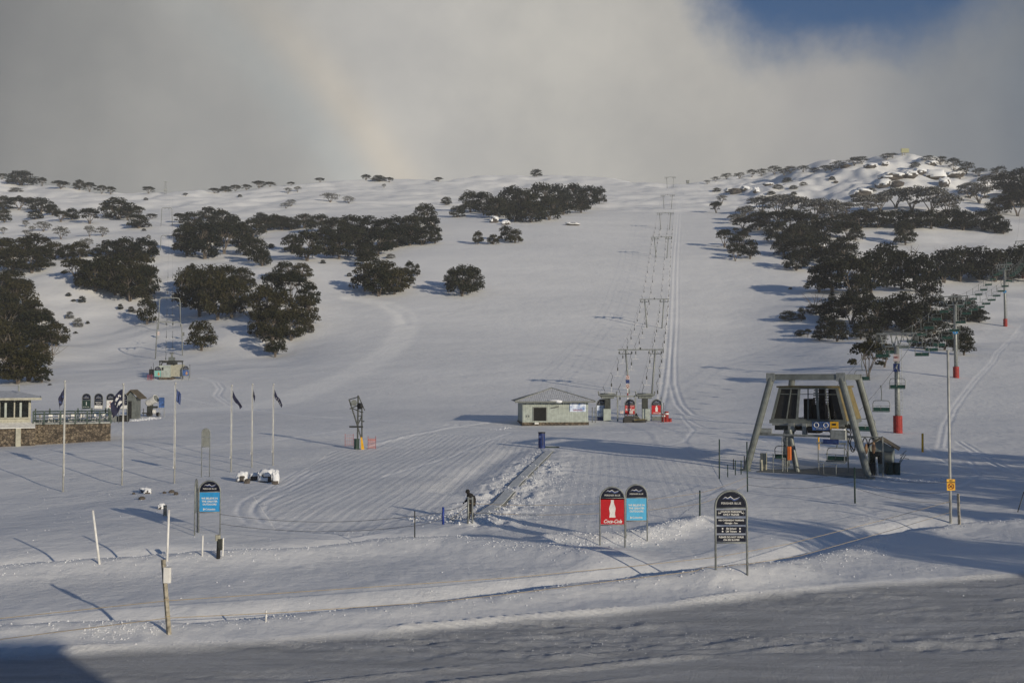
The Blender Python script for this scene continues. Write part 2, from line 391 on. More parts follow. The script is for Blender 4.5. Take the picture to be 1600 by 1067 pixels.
# ---------------------------------------------------------------- mesh helpers
class MB:
    def __init__(s): s.v = []; s.f = []; s.m = []; s.k = 0
    def add(s, vs, fs):
        o = len(s.v); s.v += [tuple(p) for p in vs]; s.f += [tuple(i+o for i in f) for f in fs]; s.m += [s.k]*len(fs); return s
    def mtl(s, k): s.k = k; return s
    def box(s, c, d, rot=None, bev=0.):
        hx, hy, hz = d[0]/2, d[1]/2, d[2]/2
        if bev:
            b = min(bev, hx*.9, hy*.9)
            pl = [(-hx+b,-hy),(hx-b,-hy),(hx,-hy+b),(hx,hy-b),(hx-b,hy),(-hx+b,hy),(-hx,hy-b),(-hx,-hy+b)]
        else: pl = [(-hx,-hy),(hx,-hy),(hx,hy),(-hx,hy)]
        n = len(pl); vs = [Vector((x, y, -hz)) for x, y in pl]+[Vector((x, y, hz)) for x, y in pl]
        if rot is not None:
            mt = rot if isinstance(rot, Matrix) else Matrix.Rotation(rot, 3, 'Z'); vs = [mt @ p for p in vs]
        c = Vector(c)
        return s.add([p+c for p in vs], [tuple(reversed(range(n))), tuple(range(n, 2*n))]+[(i, (i+1) % n, n+(i+1) % n, n+i) for i in range(n)])
    def bar(s, a, b, r, r2=None, n=8, cap=True):
        return s.tube([a, b], [r, r if r2 is None else r2], n, cap)
    def tube(s, P, r, n=6, cap=True):
        P = [Vector(p) for p in P]
        if not isinstance(r, (list, tuple)): r = [r]*len(P)
        vs = []; prev = None
        for i, p in enumerate(P):
            t = (P[min(i+1, len(P)-1)]-P[max(i-1, 0)])
            if t.length < 1e-9: t = Vector((0, 0, 1))
            t.normalize()
            a = prev if prev is not None else (Vector((1, 0, 0)) if abs(t.x) < .9 else Vector((0, 1, 0)))
            a = a-t*a.dot(t)
            if a.length < 1e-6: a = t.orthogonal()
            a.normalize(); prev = a; b = t.cross(a)
            for k in range(n):
                q = 2*math.pi*k/n; vs.append(p+(a*math.cos(q)+b*math.sin(q))*r[i])
        fs = []
        for i in range(len(P)-1):
            for k in range(n): fs.append((i*n+k, i*n+(k+1) % n, (i+1)*n+(k+1) % n, (i+1)*n+k))
        if cap: fs += [tuple(reversed(range(n))), tuple((len(P)-1)*n+k for k in range(n))]
        return s.add(vs, fs)
    def plate(s, pts, t, y=0.):
        """outline in the local x-z plane, thickness t along y (front at y-t)"""
        n = len(pts)
        vs = [(x, y-t, z) for x, z in pts]+[(x, y, z) for x, z in pts]
        return s.add(vs, [tuple(range(n)), tuple(reversed(range(n, 2*n)))]+[(i, n+i, n+(i+1) % n, (i+1) % n) for i in range(n)])
    def prism(s, pts, z0, z1):
        n = len(pts)
        return s.add([(x, y, z0) for x, y in pts]+[(x, y, z1) for x, y in pts],
                     [tuple(reversed(range(n))), tuple(range(n, 2*n))]+[(i, (i+1) % n, n+(i+1) % n, n+i) for i in range(n)])
    def hull(s, lo, hi):
        n = len(lo)
        return s.add(list(lo)+list(hi), [tuple(reversed(range(n))), tuple(range(n, 2*n))]+[(i, (i+1) % n, n+(i+1) % n, n+i) for i in range(n)])
    def ball(s, c, r, n=10, m=6, jit=0., seed=0):
        r = (r, r, r) if not isinstance(r, (tuple, list)) else r; rg = random.Random(seed); c = Vector(c)
        vs = [c+Vector((0, 0, -r[2]))]
        for i in range(1, m):
            a = -math.pi/2+math.pi*i/m
            for k in range(n):
                q = 2*math.pi*k/n; j = 1+jit*(rg.random()-.5)*2
                vs.append(c+Vector((math.cos(a)*math.cos(q)*r[0]*j, math.cos(a)*math.sin(q)*r[1]*j, math.sin(a)*r[2]*j)))
        vs.append(c+Vector((0, 0, r[2])))
        fs = [(0, 1+(k+1) % n, 1+k) for k in range(n)]
        for i in range(m-2):
            for k in range(n): fs.append((1+i*n+k, 1+i*n+(k+1) % n, 1+(i+1)*n+(k+1) % n, 1+(i+1)*n+k))
        o = 1+(m-2)*n; fs += [(o+k, o+(k+1) % n, len(vs)-1) for k in range(n)]
        return s.add(vs, fs)
    def build(s, name, mats, parent=None, smooth=False, loc=None):
        me = bpy.data.meshes.new(name); me.from_pydata(s.v, [], s.f); 
        for m in (mats if isinstance(mats, (list, tuple)) else [mats]): me.materials.append(M[m] if isinstance(m, str) else m)
        if any(s.m): me.polygons.foreach_set('material_index', s.m)
        if smooth: me.polygons.foreach_set('use_smooth', [True]*len(me.polygons))
        me.update()
        o = bpy.data.objects.new(name, me); COL.objects.link(o)
        if parent: o.parent = parent
        if loc is not None: o.location = loc
        return o
def tag(o, label, cat, group=None, kind=None):
    o['label'] = label; o['category'] = cat
    if group: o['group'] = group
    if kind: o['kind'] = kind
    return o
def thing(name, label, cat, loc, rz=0., group=None, tilt=0.):
    o = bpy.data.objects.new(name, None); COL.objects.link(o); o.empty_display_size = .3
    o.location = loc; o.rotation_euler = (0, tilt, rz); return tag(o, label, cat, group)
def copy_tree(o, parent=None):
    c = o.copy(); COL.objects.link(c); c.parent = parent
    for ch in KIDS(o): copy_tree(ch, c)
    return c
def KIDS(o): return [c for c in COL.objects if c.parent == o]
def text(name, body, size, loc, m, parent, ext=.004, shear=0., sx=1., align='CENTER', rz=0., bold=.0):
    cu = bpy.data.curves.new(name, 'FONT'); cu.body = body; cu.size = size; cu.extrude = ext; cu.shear = shear
    cu.align_x = align; cu.align_y = 'CENTER'; cu.offset = bold; cu.materials.append(M[m]); cu.resolution_u = 3
    tmp = bpy.data.objects.new('t', cu); me = bpy.data.meshes.new_from_object(tmp); bpy.data.objects.remove(tmp)
    me.name = name; me.materials.clear(); me.materials.append(M[m])
    o = bpy.data.objects.new(name, me); COL.objects.link(o); o.parent = parent; o.location = loc; o.rotation_euler = (R(90), 0, rz); o.scale = (sx, 1, 1)
    return o
# ---------------------------------------------------------------- camera, sun, sky
def setup_view():
    cam = bpy.data.cameras.new('camera'); co = bpy.data.objects.new('camera', cam); COL.objects.link(co)
    cam.sensor_width = 36; cam.lens = 36*F/1600; cam.clip_end = 6000; cam.clip_start = .5
    co.location = (0, 0, CH); co.rotation_euler = (math.pi/2+PITCH, 0, 0); sc.camera = co
    sun = bpy.data.lights.new('sun', 'SUN'); so = bpy.data.objects.new('sun', sun); COL.objects.link(so)
    sun.energy = 4.1; sun.angle = R(.6); sun.color = (1, .885, .70)
    so.rotation_euler = SUN.to_track_quat('Z', 'Y').to_euler(); so.location = (60, -60, 40)
    w = bpy.data.worlds.new('World'); sc.world = w; w.use_nodes = True
    nt = w.node_tree; L = nt.links.new; bg = nt.nodes['Background']
    sk = N(nt, 'ShaderNodeTexSky'); sk.sky_type = 'NISHITA'; sk.sun_disc = False; sk.sun_elevation = R(14); sk.sun_rotation = math.atan2(SUN.x, SUN.y)
    sk.air_density = 1.3; sk.dust_density = .3; sk.ozone_density = 2.5
    tc = N(nt, 'ShaderNodeTexCoord'); sp = N(nt, 'ShaderNodeSeparateXYZ'); L(tc.outputs['Generated'], sp.inputs[0])
    def mth(op, a, c=None, d=None, clamp=False):
        n = N(nt, 'ShaderNodeMath', operation=op); n.use_clamp = clamp
        for i, q in enumerate((a, c, d)):
            if q is None: continue
            if isinstance(q, (int, float)): n.inputs[i].default_value = q
            else: L(q, n.inputs[i])
        return n.outputs[0]
    def mr(f, a, c, lo=0., hi=1., t='SMOOTHSTEP'):
        n = N(nt, 'ShaderNodeMapRange', interpolation_type=t); L(f, n.inputs[0])
        for i, q in enumerate((a, c, lo, hi)): n.inputs[1+i].default_value = q
        return n.outputs[0]
    def noise(s, d, r=.55, vec=None):
        n = N(nt, 'ShaderNodeTexNoise'); n.inputs['Scale'].default_value = s; n.inputs['Detail'].default_value = d; n.inputs['Roughness'].default_value = r
        L(vec or tc.outputs['Generated'], n.inputs['Vector']); return n.outputs[0]
    def mix(f, c1, c2):
        x = N(nt, 'ShaderNodeMix', data_type='RGBA')
        for i, c in ((6, c1), (7, c2)):
            if isinstance(c, tuple): x.inputs[i].default_value = (*c, 1)
            else: L(c, x.inputs[i])
        if isinstance(f, float): x.inputs[0].default_value = f
        else: L(f, x.inputs[0])
        return x.outputs[2]
    X, Y, Z = sp.outputs[0], sp.outputs[1], sp.outputs[2]
    ys = mth('MAXIMUM', Y, .05); u = mth('DIVIDE', X, ys); v = mth('DIVIDE', Z, ys)
    # gap of open sky in the cloud bank
    du = mth('DIVIDE', mth('SUBTRACT', u, .345), .20); dv = mth('DIVIDE', mth('SUBTRACT', v, .455), .145)
    dd = mth('SQRT', mth('ADD', mth('MULTIPLY', du, du), mth('MULTIPLY', dv, dv)))
    dd = mth('ADD', dd, mth('MULTIPLY', mth('SUBTRACT', noise(6.5, 9, .62), .5), 1.25))
    gap = mr(dd, .50, 1.12)
    lo = mth('ADD', Z, mth('MULTIPLY', mth('SUBTRACT', noise(3, 6), .5), .35))
    cm = mth('MULTIPLY', mth('MULTIPLY', gap, mr(lo, .62, .42)), mr(Y, -.15, .25))
    # cloud brightness: brightest in the middle, thinner and cooler at the sides
    cr = N(nt, 'ShaderNodeValToRGB'); cr.color_ramp.interpolation = 'EASE'
    E = cr.color_ramp.elements
    stops = [(0., (.22, .222, .222)), (.10, (.28, .28, .273)), (.25, (.385, .38, .362)), (.40, (.52, .505, .475)), (.52, (.50, .485, .45)),
             (.68, (.455, .44, .41)), (.80, (.35, .345, .34)), (.92, (.235, .25, .27)), (1., (.165, .19, .225))]
    E[0].position, E[0].color = stops[0][0], (*stops[0][1], 1); E[1].position, E[1].color = stops[-1][0], (*stops[-1][1], 1)
    for p, c in stops[1:-1]:
        q = E.new(p); q.color = (*c, 1)
    nz = noise(2.2, 7, .5)
    uu = mth('ADD', mth('MULTIPLY_ADD', u, 1/1.12, .5), mth('MULTIPLY', mth('SUBTRACT', nz, .5), .16)); L(uu, cr.inputs[0])
    cc = mix(mr(noise(4.5, 9, .6), .3, .75), (.88, .89, .91), (1.16, 1.15, 1.13))
    mm = N(nt, 'ShaderNodeMix', data_type='RGBA', blend_type='MULTIPLY'); mm.inputs[0].default_value = 1.; L(cr.outputs[0], mm.inputs[6]); L(cc, mm.inputs[7])
    # faint bow 42 degrees from the point opposite the sun
    vm = N(nt, 'ShaderNodeVectorMath', operation='DOT_PRODUCT'); L(tc.outputs['Generated'], vm.inputs[0]); vm.inputs[1].default_value = tuple(-SUN)
    ang = mth('ARCCOSINE', vm.outputs['Value'])
    def ring(c, wd): 
        q = mth('DIVIDE', mth('SUBTRACT', ang, c), wd); return mth('EXPONENT', mth('MULTIPLY', mth('MULTIPLY', q, q), -1.))
    fade = mth('MULTIPLY', mr(v, .5, .2), mr(u, .25, .0))
    bow = mix(mth('MULTIPLY', ring(R(42.6), R(1.2)), fade), (0, 0, 0), (.085, .052, .008))
    bow2 = mix(mth('MULTIPLY', ring(R(40.3), R(1.3)), fade), (0, 0, 0), (.006, .024, .030))
    inn = mix(mth('MULTIPLY', mr(ang, R(41), R(34)), fade), (.035, .036, .034), (0, 0, 0))
    def add(a, c):
        x = N(nt, 'ShaderNodeMix', data_type='RGBA', blend_type='ADD'); x.inputs[0].default_value = 1.; L(a, x.inputs[6]); L(c, x.inputs[7]); return x.outputs[2]
    cl = add(add(mm.outputs[2], bow), bow2)
    skm = N(nt, 'ShaderNodeMix', data_type='RGBA', blend_type='MULTIPLY'); skm.inputs[0].default_value = 1.; L(sk.outputs[0], skm.inputs[6])
    skm.inputs[7].default_value = (.026, .042, .066, 1)
    fin = mix(cm, skm.outputs[2], cl)
    L(fin, bg.inputs['Color']); bg.inputs['Strength'].default_value = 1.
    sc.view_settings.view_transform = 'Standard'; sc.view_settings.look = 'None'; sc.view_settings.exposure = .02; sc.view_settings.gamma = 1.
    sc.cycles.max_bounces = 5; sc.cycles.diffuse_bounces = 3; sc.cycles.use_denoising = True

def haze(density):
    m = bpy.data.materials.new('haze'); m.use_nodes = True; nt = m.node_tree
    for n in list(nt.nodes):
        if n.type == 'BSDF_PRINCIPLED': nt.nodes.remove(n)
    pv = N(nt, 'ShaderNodeVolumePrincipled'); pv.inputs['Color'].default_value = (.80, .82, .86, 1); pv.inputs['Density'].default_value = density; pv.inputs['Anisotropy'].default_value = .0
    nt.links.new(pv.outputs[0], [n for n in nt.nodes if n.type == 'OUTPUT_MATERIAL'][0].inputs['Volume'])
    b = MB(); b.box((0, 0, 0), (2900, 2900, 280)); o = b.build('haze', m, None, loc=(0, 0, 85)); o['kind'] = 'stuff'; o['label'] = 'thin cold haze in the valley air'
    return o

# ---------------------------------------------------------------- signs
def arc(cx, cz, r, a0=0, a1=180, n=14):
    return [(cx+r*math.cos(R(a0+(a1-a0)*i/n)), cz+r*math.sin(R(a0+(a1-a0)*i/n))) for i in range(n+1)]
def crest(root, W, z, y=-.045, s=1.):
    """ridge-line swoosh and the resort name under it"""
    b = MB()
    pts = [(-.32,.03),(-.2,.11),(-.12,.07),(-.02,.13),(.1,.03),(.22,.06),(.34,.13),(.24,.02),(.1,-.03),(-.02,.05),(-.12,.02),(-.2,.06)]
    b.plate([(x*W*.9, z+q*W*.9+.03*W) for x, q in pts], .006, y)
    o = b.build('emblem', 'blueflag', root)
    b = MB(); pts = [(-.30,.045),(-.2,.12),(-.12,.08),(-.02,.14),(.1,.045),(.22,.075),(.34,.14),(.22,.06),(.1,.03),(-.02,.11),(-.12,.06),(-.2,.10)]
    b.plate([(x*W*.9, z+q*W*.9+.03*W) for x, q in pts], .006, y-.007); b.build('emblem_highlight', 'white', root)
    text('lettering', 'PERISHER BLUE', W*.095, (0, y-.004, z-W*.07), 'white', root)
def arch_sign(label, px, W, H, pt, pb, rz=0., group=None, lower=None, dome='navy', back=False, emblem=True, r=.035, D=None, panel=True):
    g = ground(*px) if not isinstance(px, Vector) else px
    t = thing('arch_sign', label, 'sign', g-Vector((0, 0, .15)), rz, group)
    H += .15; pt += .15; pb += .15
    rr = W/2
    P = [(-rr, 0, 0), (-rr, 0, H-rr)]+[(x, 0, z) for x, z in reversed(arc(0, H-rr, rr))][1:-1]+[(rr, 0, H-rr), (rr, 0, 0)]
    b = MB(); b.tube(P, r, 8); b.bar((-rr, 0, pb-.03), (rr, 0, pb-.03), r*.7); b.bar((-rr, 0, pt), (rr, 0, pt), r*.6)
    b.build('frame', 'galv', t, True)
    wi = W-2*r-.01
    b = MB(); ro = rr-r-.005
    pts = [(-ro, pt+.02)]+[(ro, pt+.02)]+arc(0, H-rr, ro)
    b.plate(pts, .03, .015); b.build('dome_panel', 'board' if back else dome, t)
    if emblem and not back: crest(t, W, pt+.02+(H-pt-.02)*.38, -.016)
    if panel:
        b = MB(); b.box((0, 0, (pt+pb)/2-.01), (wi, .03, pt-pb-.05)); o = b.build('lower_panel', 'board' if back else (lower or 'blue'), t)
    return t
def at_offset(t, b, name, m): return b.build(name, m, t)

def believe_text(t, W, pt, pb):
    c = (pt+pb)/2+.15
    h = pt-pb
    for k, s in enumerate(('WE BELIEVE IN', 'THE GREATER', 'OUTDOORS')):
        text('lettering', s, W*.115, (0, -.020, c+h*.17-k*W*.14), 'white', t, bold=.004)
    text('lettering', 'Columbia', W*.12, (.04*W, -.020, pb+.15+h*.13), 'white', t, bold=.003)
    b = MB()
    for k in range(3): b.plate([(x*W*.03-W*.26+.03*W*math.cos(k*2.1), z*W*.03+pb+.15+h*.13+.03*W*math.sin(k*2.1)) for x, z in ((0,1),(1,0),(0,-1),(-1,0))], .006, -.018)
    b.build('logo', 'white', t)
def bottle_text(t, W, pt, pb, small=False):
    h = pt-pb; z0 = pb+.15+h*.27; hb = h*.66
    prof = [(.115,0),(.125,.03),(.105,.12),(.10,.26),(.115,.38),(.128,.50),(.11,.62),(.075,.76),(.058,.86),(.056,.95),(.062,.96),(.06,1)]
    pts = [(x*W*1.02, z0+z*hb) for x, z in prof]+[(-x*W*1.02, z0+z*hb) for x, z in reversed(prof)]
    b = MB(); b.plate(pts, .006, -.016); b.build('bottle_emblem', 'white', t)
    text('lettering', 'Coca-Cola', W*.20, (0, -.020, pb+.15+h*.12), 'white', t, shear=.45, sx=.85, bold=.006)

def build_signs():
    # pair by the road: drink sign and pale blue sign
    W = 36/F*53; t = arch_sign('red arched sign with white bottle above a snow bank, a pale blue sign beside it', (957, 853), W, 85*53/F, 69*53/F, 31*53/F, 0, 'arched signs near the road', 'red')
    bottle_text(t, W, 69*53/F, 31*53/F)
    W = 31.5/F*54; g = ground(996, 847); g.y += .35; t = arch_sign('pale blue arched sign standing to the right of the red bottle sign', g, W, 82*54/F, 63*54/F, 30*54/F, R(3), 'arched signs near the road', 'blue2')
    believe_text(t, W, 63*54/F, 30*54/F)
    g = ground(958, 848); g.y += .3
    b = None
    # left pair: one seen edge on, one blue
    W = 33/F*54; t = arch_sign('bright blue arched sign left of the boulders, joined to a sign seen edge on', (327, 833), W, 2.86, 2.26, 1.17, R(2), 'arched signs near the road', 'blue')
    believe_text(t, W, 2.26, 1.17)
    arch_sign('dark arched sign seen almost edge on beside the bright blue sign', ground(306, 834), 1.15, 2.95, 2.35, 1.2, R(101), 'arched signs near the road', back=True)
    # parking sign
    W = 45/F*44.5; t = arch_sign('tall arched sign with coach parking arrows on four dark boards', (1143, 893), W, 3.33, 2.62, 1.22, 0, None, dome='navy', panel=False, r=.045)
    rows = [(2.41, .25, ('COACH PARKING', 'ONLY PLEASE'), .108, 1), (2.06, .26, ('NO OVERNIGHT PARKING', 'Midnight - 7am'), .088, 0),
            (1.72, .27, ('Ski School', 'Lift Tickets'), .10, 2), (1.37, .27, ('PLEASE DO NOT WALK', 'ON SKI SLOPES'), .098, 0)]
    for z, h, tx, s, ar in rows:
        z += .15
        b = MB(); b.box((0, -.0, z), (W-.11, .03, h)); o = b.build('board', 'navy', t)
        for k, q in enumerate(tx):
            c = text('lettering', q, s, (0, -.020, z+.055-k*.115), 'white', t, bold=.003)
        if ar == 1:
            b = MB()
            for sg in (-1, 1):
                b.plate([(sg*(W*.42+x*.9), z-.0+q) for x, q in ((0,0),(-.06,.075),(-.035,.075),(-.035,.02),(-.13,.02),(-.13,-.02),(-.035,-.02),(-.035,-.075),(-.06,-.075))][::(1 if sg > 0 else 1)] if sg > 0 else
                        [(-(W*.42+x*.9), z+q) for x, q in ((0,0),(-.06,-.075),(-.035,-.075),(-.035,-.02),(-.13,-.02),(-.13,.02),(-.035,.02),(-.035,.075),(-.06,.075))], .006, -.017)
            b.build('arrows', 'white', t)
        if ar == 2:
            b = MB()
            for sg in (-1, 1):
                for k in (0, 1): b.box((sg*.36, -.018, z+.055-k*.115), (.06, .006, .06), bev=.01)
            b.build('pictograms', 'white', t)
    # grey back of an arched sign between flagpoles
    arch_sign('arched sign turned away, plain grey back, between the flagpoles', (321, 745), 12.5/F*79, 4.0, 3.3, 2.5, R(14), None, back=True)
    for o in []: pass
    # signs at the double T-bar station
    y0 = 142
    W = 16.5/F*y0
    for (x, lab, kind) in ((940.5, 'arched sign with a snow picture at the left end of the lift station', 's'), (984.5, 'red arched sign with a chocolate bar logo in the middle of the lift station', 'k'), (1026, 'red arched sign with a white bottle at the right end of the lift station', 'c')):
        g = ground(x, 657); H = (659-626)/F*g.y; pt = (659-635)/F*g.y; pb = (659-(649 if kind != 's' else 653))/F*g.y
        t = arch_sign(lab, g, 16.5/F*g.y, H, pt, pb, 0, 'arched signs at the lift station', {'s': 'snowsign', 'k': 'red', 'c': 'red'}[kind], r=.05)
        W = 16.5/F*g.y
        if kind == 'c': bottle_text(t, W, pt, pb)
        if kind == 'k':
            text('lettering', 'KitKat', W*.34, (0, -.02, (pt+pb)/2+.15), 'white', t, shear=.1, sx=.95, bold=.012)
            text('lettering', 'HAVE A BREAK', W*.11, (0, -.02, pt+.15-.2), 'white', t, bold=.004)
        b = MB(); b.box((0, 0, .45), (W*.86, .03, .55)); b.build('kick_panel', 'boothblue' if kind == 's' else 'greypaint', t)
    # row by the deck
    for k, (x, lab, kind) in enumerate(((134.5, 'dark green arched sign with a large 1, leftmost by the deck', '1'), (153.5, 'navy over white arched sign, second from the deck', 'n'),
                        (172.5, 'arched sign with red emblem on white, third from the deck', 'r'), (192, 'navy over white arched sign in front of the small brown-roofed shed', 'n'))):
        g = ground(x, 661); s = g.y/F; W = 13.5*s; H = 46*s; pt = 36*s; pb = 22.5*s
        t = arch_sign(lab, g, W, H, pt, pb, 0, 'arched signs by the deck', {'1': 'green', 'n': 'navy', 'r': 'white'}[kind], r=.04)
        if kind == '1':
            text('lettering', '1', W*.55, (0, -.02, pt+.15-W*.42), 'white', t, bold=.01); text('lettering', 'SKI SCHOOL', W*.13, (0, -.02, pb+.15+W*.2), 'white', t)
        if kind == 'n':
            b = MB(); b.box((0, -.018, pb+.15+(pt-pb)*.2), (W-.1, .012, (pt-pb)*.38)); b.build('white_band', 'white', t)
            text('lettering', 'MEETING', W*.17, (0, -.02, pt+.15-W*.28), 'white', t, bold=.004); text('lettering', 'PLACE', W*.17, (0, -.02, pt+.15-W*.46), 'white', t, bold=.004)
        if kind == 'r':
            b = MB(); b.tube([(x_*W, -.02, (pt+pb)/2+.15+z_*W) for x_, z_ in ((.05,.3),(-.1,.25),(-.05,.1),(.08,.02),(.02,-.12),(-.12,-.2),(-.08,-.32),(.15,-.33),(.28,-.25))], .05, 5); b.build('emblem', 'redpad', t)
    # no snowmobiles sign and tall light pole
def flagpole(label, x, yb, yt, kind):
    g = ground(x, yb); h = (yb-yt)/F*g.y
    t = thing('flagpole', label, 'flagpole', g, 0, 'flagpoles left of the ski run')
    b = MB(); b.bar((0, 0, -.2), (0, 0, h), .07, .045, 10); b.build('pole', 'pole', t, True)
    b = MB(); b.ball((0, 0, h+.06), .09); b.build('finial', 'pole', t, True)
    # limp flag: a sheet gathered under the halyard
    n, m_ = 12, 10
    prm = {'a': (-.38, 1.75, .10, .5), 'b': (-.95, 1.8, .30, .9), 'c': (.42, 1.6, .2, .7), 'd': (.95, 2.0, .25, .35), 'e': (.18, 1.5, .08, .5), 'f': (.9, 2.1, .2, .35)}[kind]
    dx, drop, wob, thr = prm
    if kind in 'cdef': drop *= .82; dx *= .85
    top = h-.35; vs = []
    for i in range(n+1):
        a = i/n
        for j in range(m_+1):
            c = j/m_
            # hoist edge runs down the pole; the fly hangs down and out
            zx = dx*a*(1-.15*c)+.05*math.sin(a*9+c*3)*wob*2
            yy = .22*math.sin(a*11+c*2.4+len(label))*a*(.4+wob)
            zz = -c*drop*thr-(a**.8)*drop*(1-thr)*(.95+.1*math.sin(a*7))-(.35*abs(a)*(1-c) if kind in 'df' else 0)
            if kind == 'b': zz = -c*1.15-a*.95+.15*math.sin(a*5)
            if kind == 'b': zx = dx*a+.28*c
            vs.append((zx+(.06 if dx > 0 else -.06), yy, top+zz))
    fs = [(i*(m_+1)+j, (i+1)*(m_+1)+j, (i+1)*(m_+1)+j+1, i*(m_+1)+j+1) for i in range(n) for j in range(m_)]
    b = MB(); b.add(vs, fs)
    for k, f in enumerate(fs):
        i, j = divmod(k, m_)
        if kind == 'b' and ((i, j) in ((3,3),(4,2),(5,3),(6,2),(6,3),(7,2),(8,3))): b.m[k] = 1
        if kind == 'b' and ((j == 6 and 4 <= i <= 7) or (j == 7 and 3 <= i <= 5)): b.m[k] = 1
        if kind in 'ac' and (i+j) % 7 == 0: b.m[k] = 2
        if kind == 'f' and (i, j) in ((3,6),(6,4),(8,7),(5,8),(10,5)): b.m[k] = 1
    o = b.build('flag', ['blueflag' if kind == 'c' else 'navyflag', 'white', 'blueflag'], t, True)
    so = o.modifiers.new('cloth', 'SOLIDIFY'); so.thickness = .012
    b = MB(); b.bar((.09 if dx < 0 else -.09, -.02, 1.2), (.07 if dx < 0 else -.07, -.02, h-.1), .012, n=4); b.box((.08 if dx < 0 else -.08, -.05, 1.25), (.05, .05, .16)); b.build('halyard', 'white', t)

def post(name, label, cat, p0, p1=None, r=.05, m='white', h=None, n=8, group=None, sq=False, extra=None):
    """post from ground pixel p0; p1 = pixel of its top"""
    g = ground(*p0); 
    if p1 is not None: top = at(p1[0], p1[1], g.y)-g
    else: top = Vector((0, 0, h))
    b = MB(); b.bar(-top*.12, top, r, r*.92, 4 if sq else n)
    if extra is None:
        o = b.build(name, m, None, not sq, loc=g); return tag(o, label, cat, group)
    t = thing(name, label, cat, g, 0, group); b.build('shaft', m, t, not sq); extra(t, top); return t

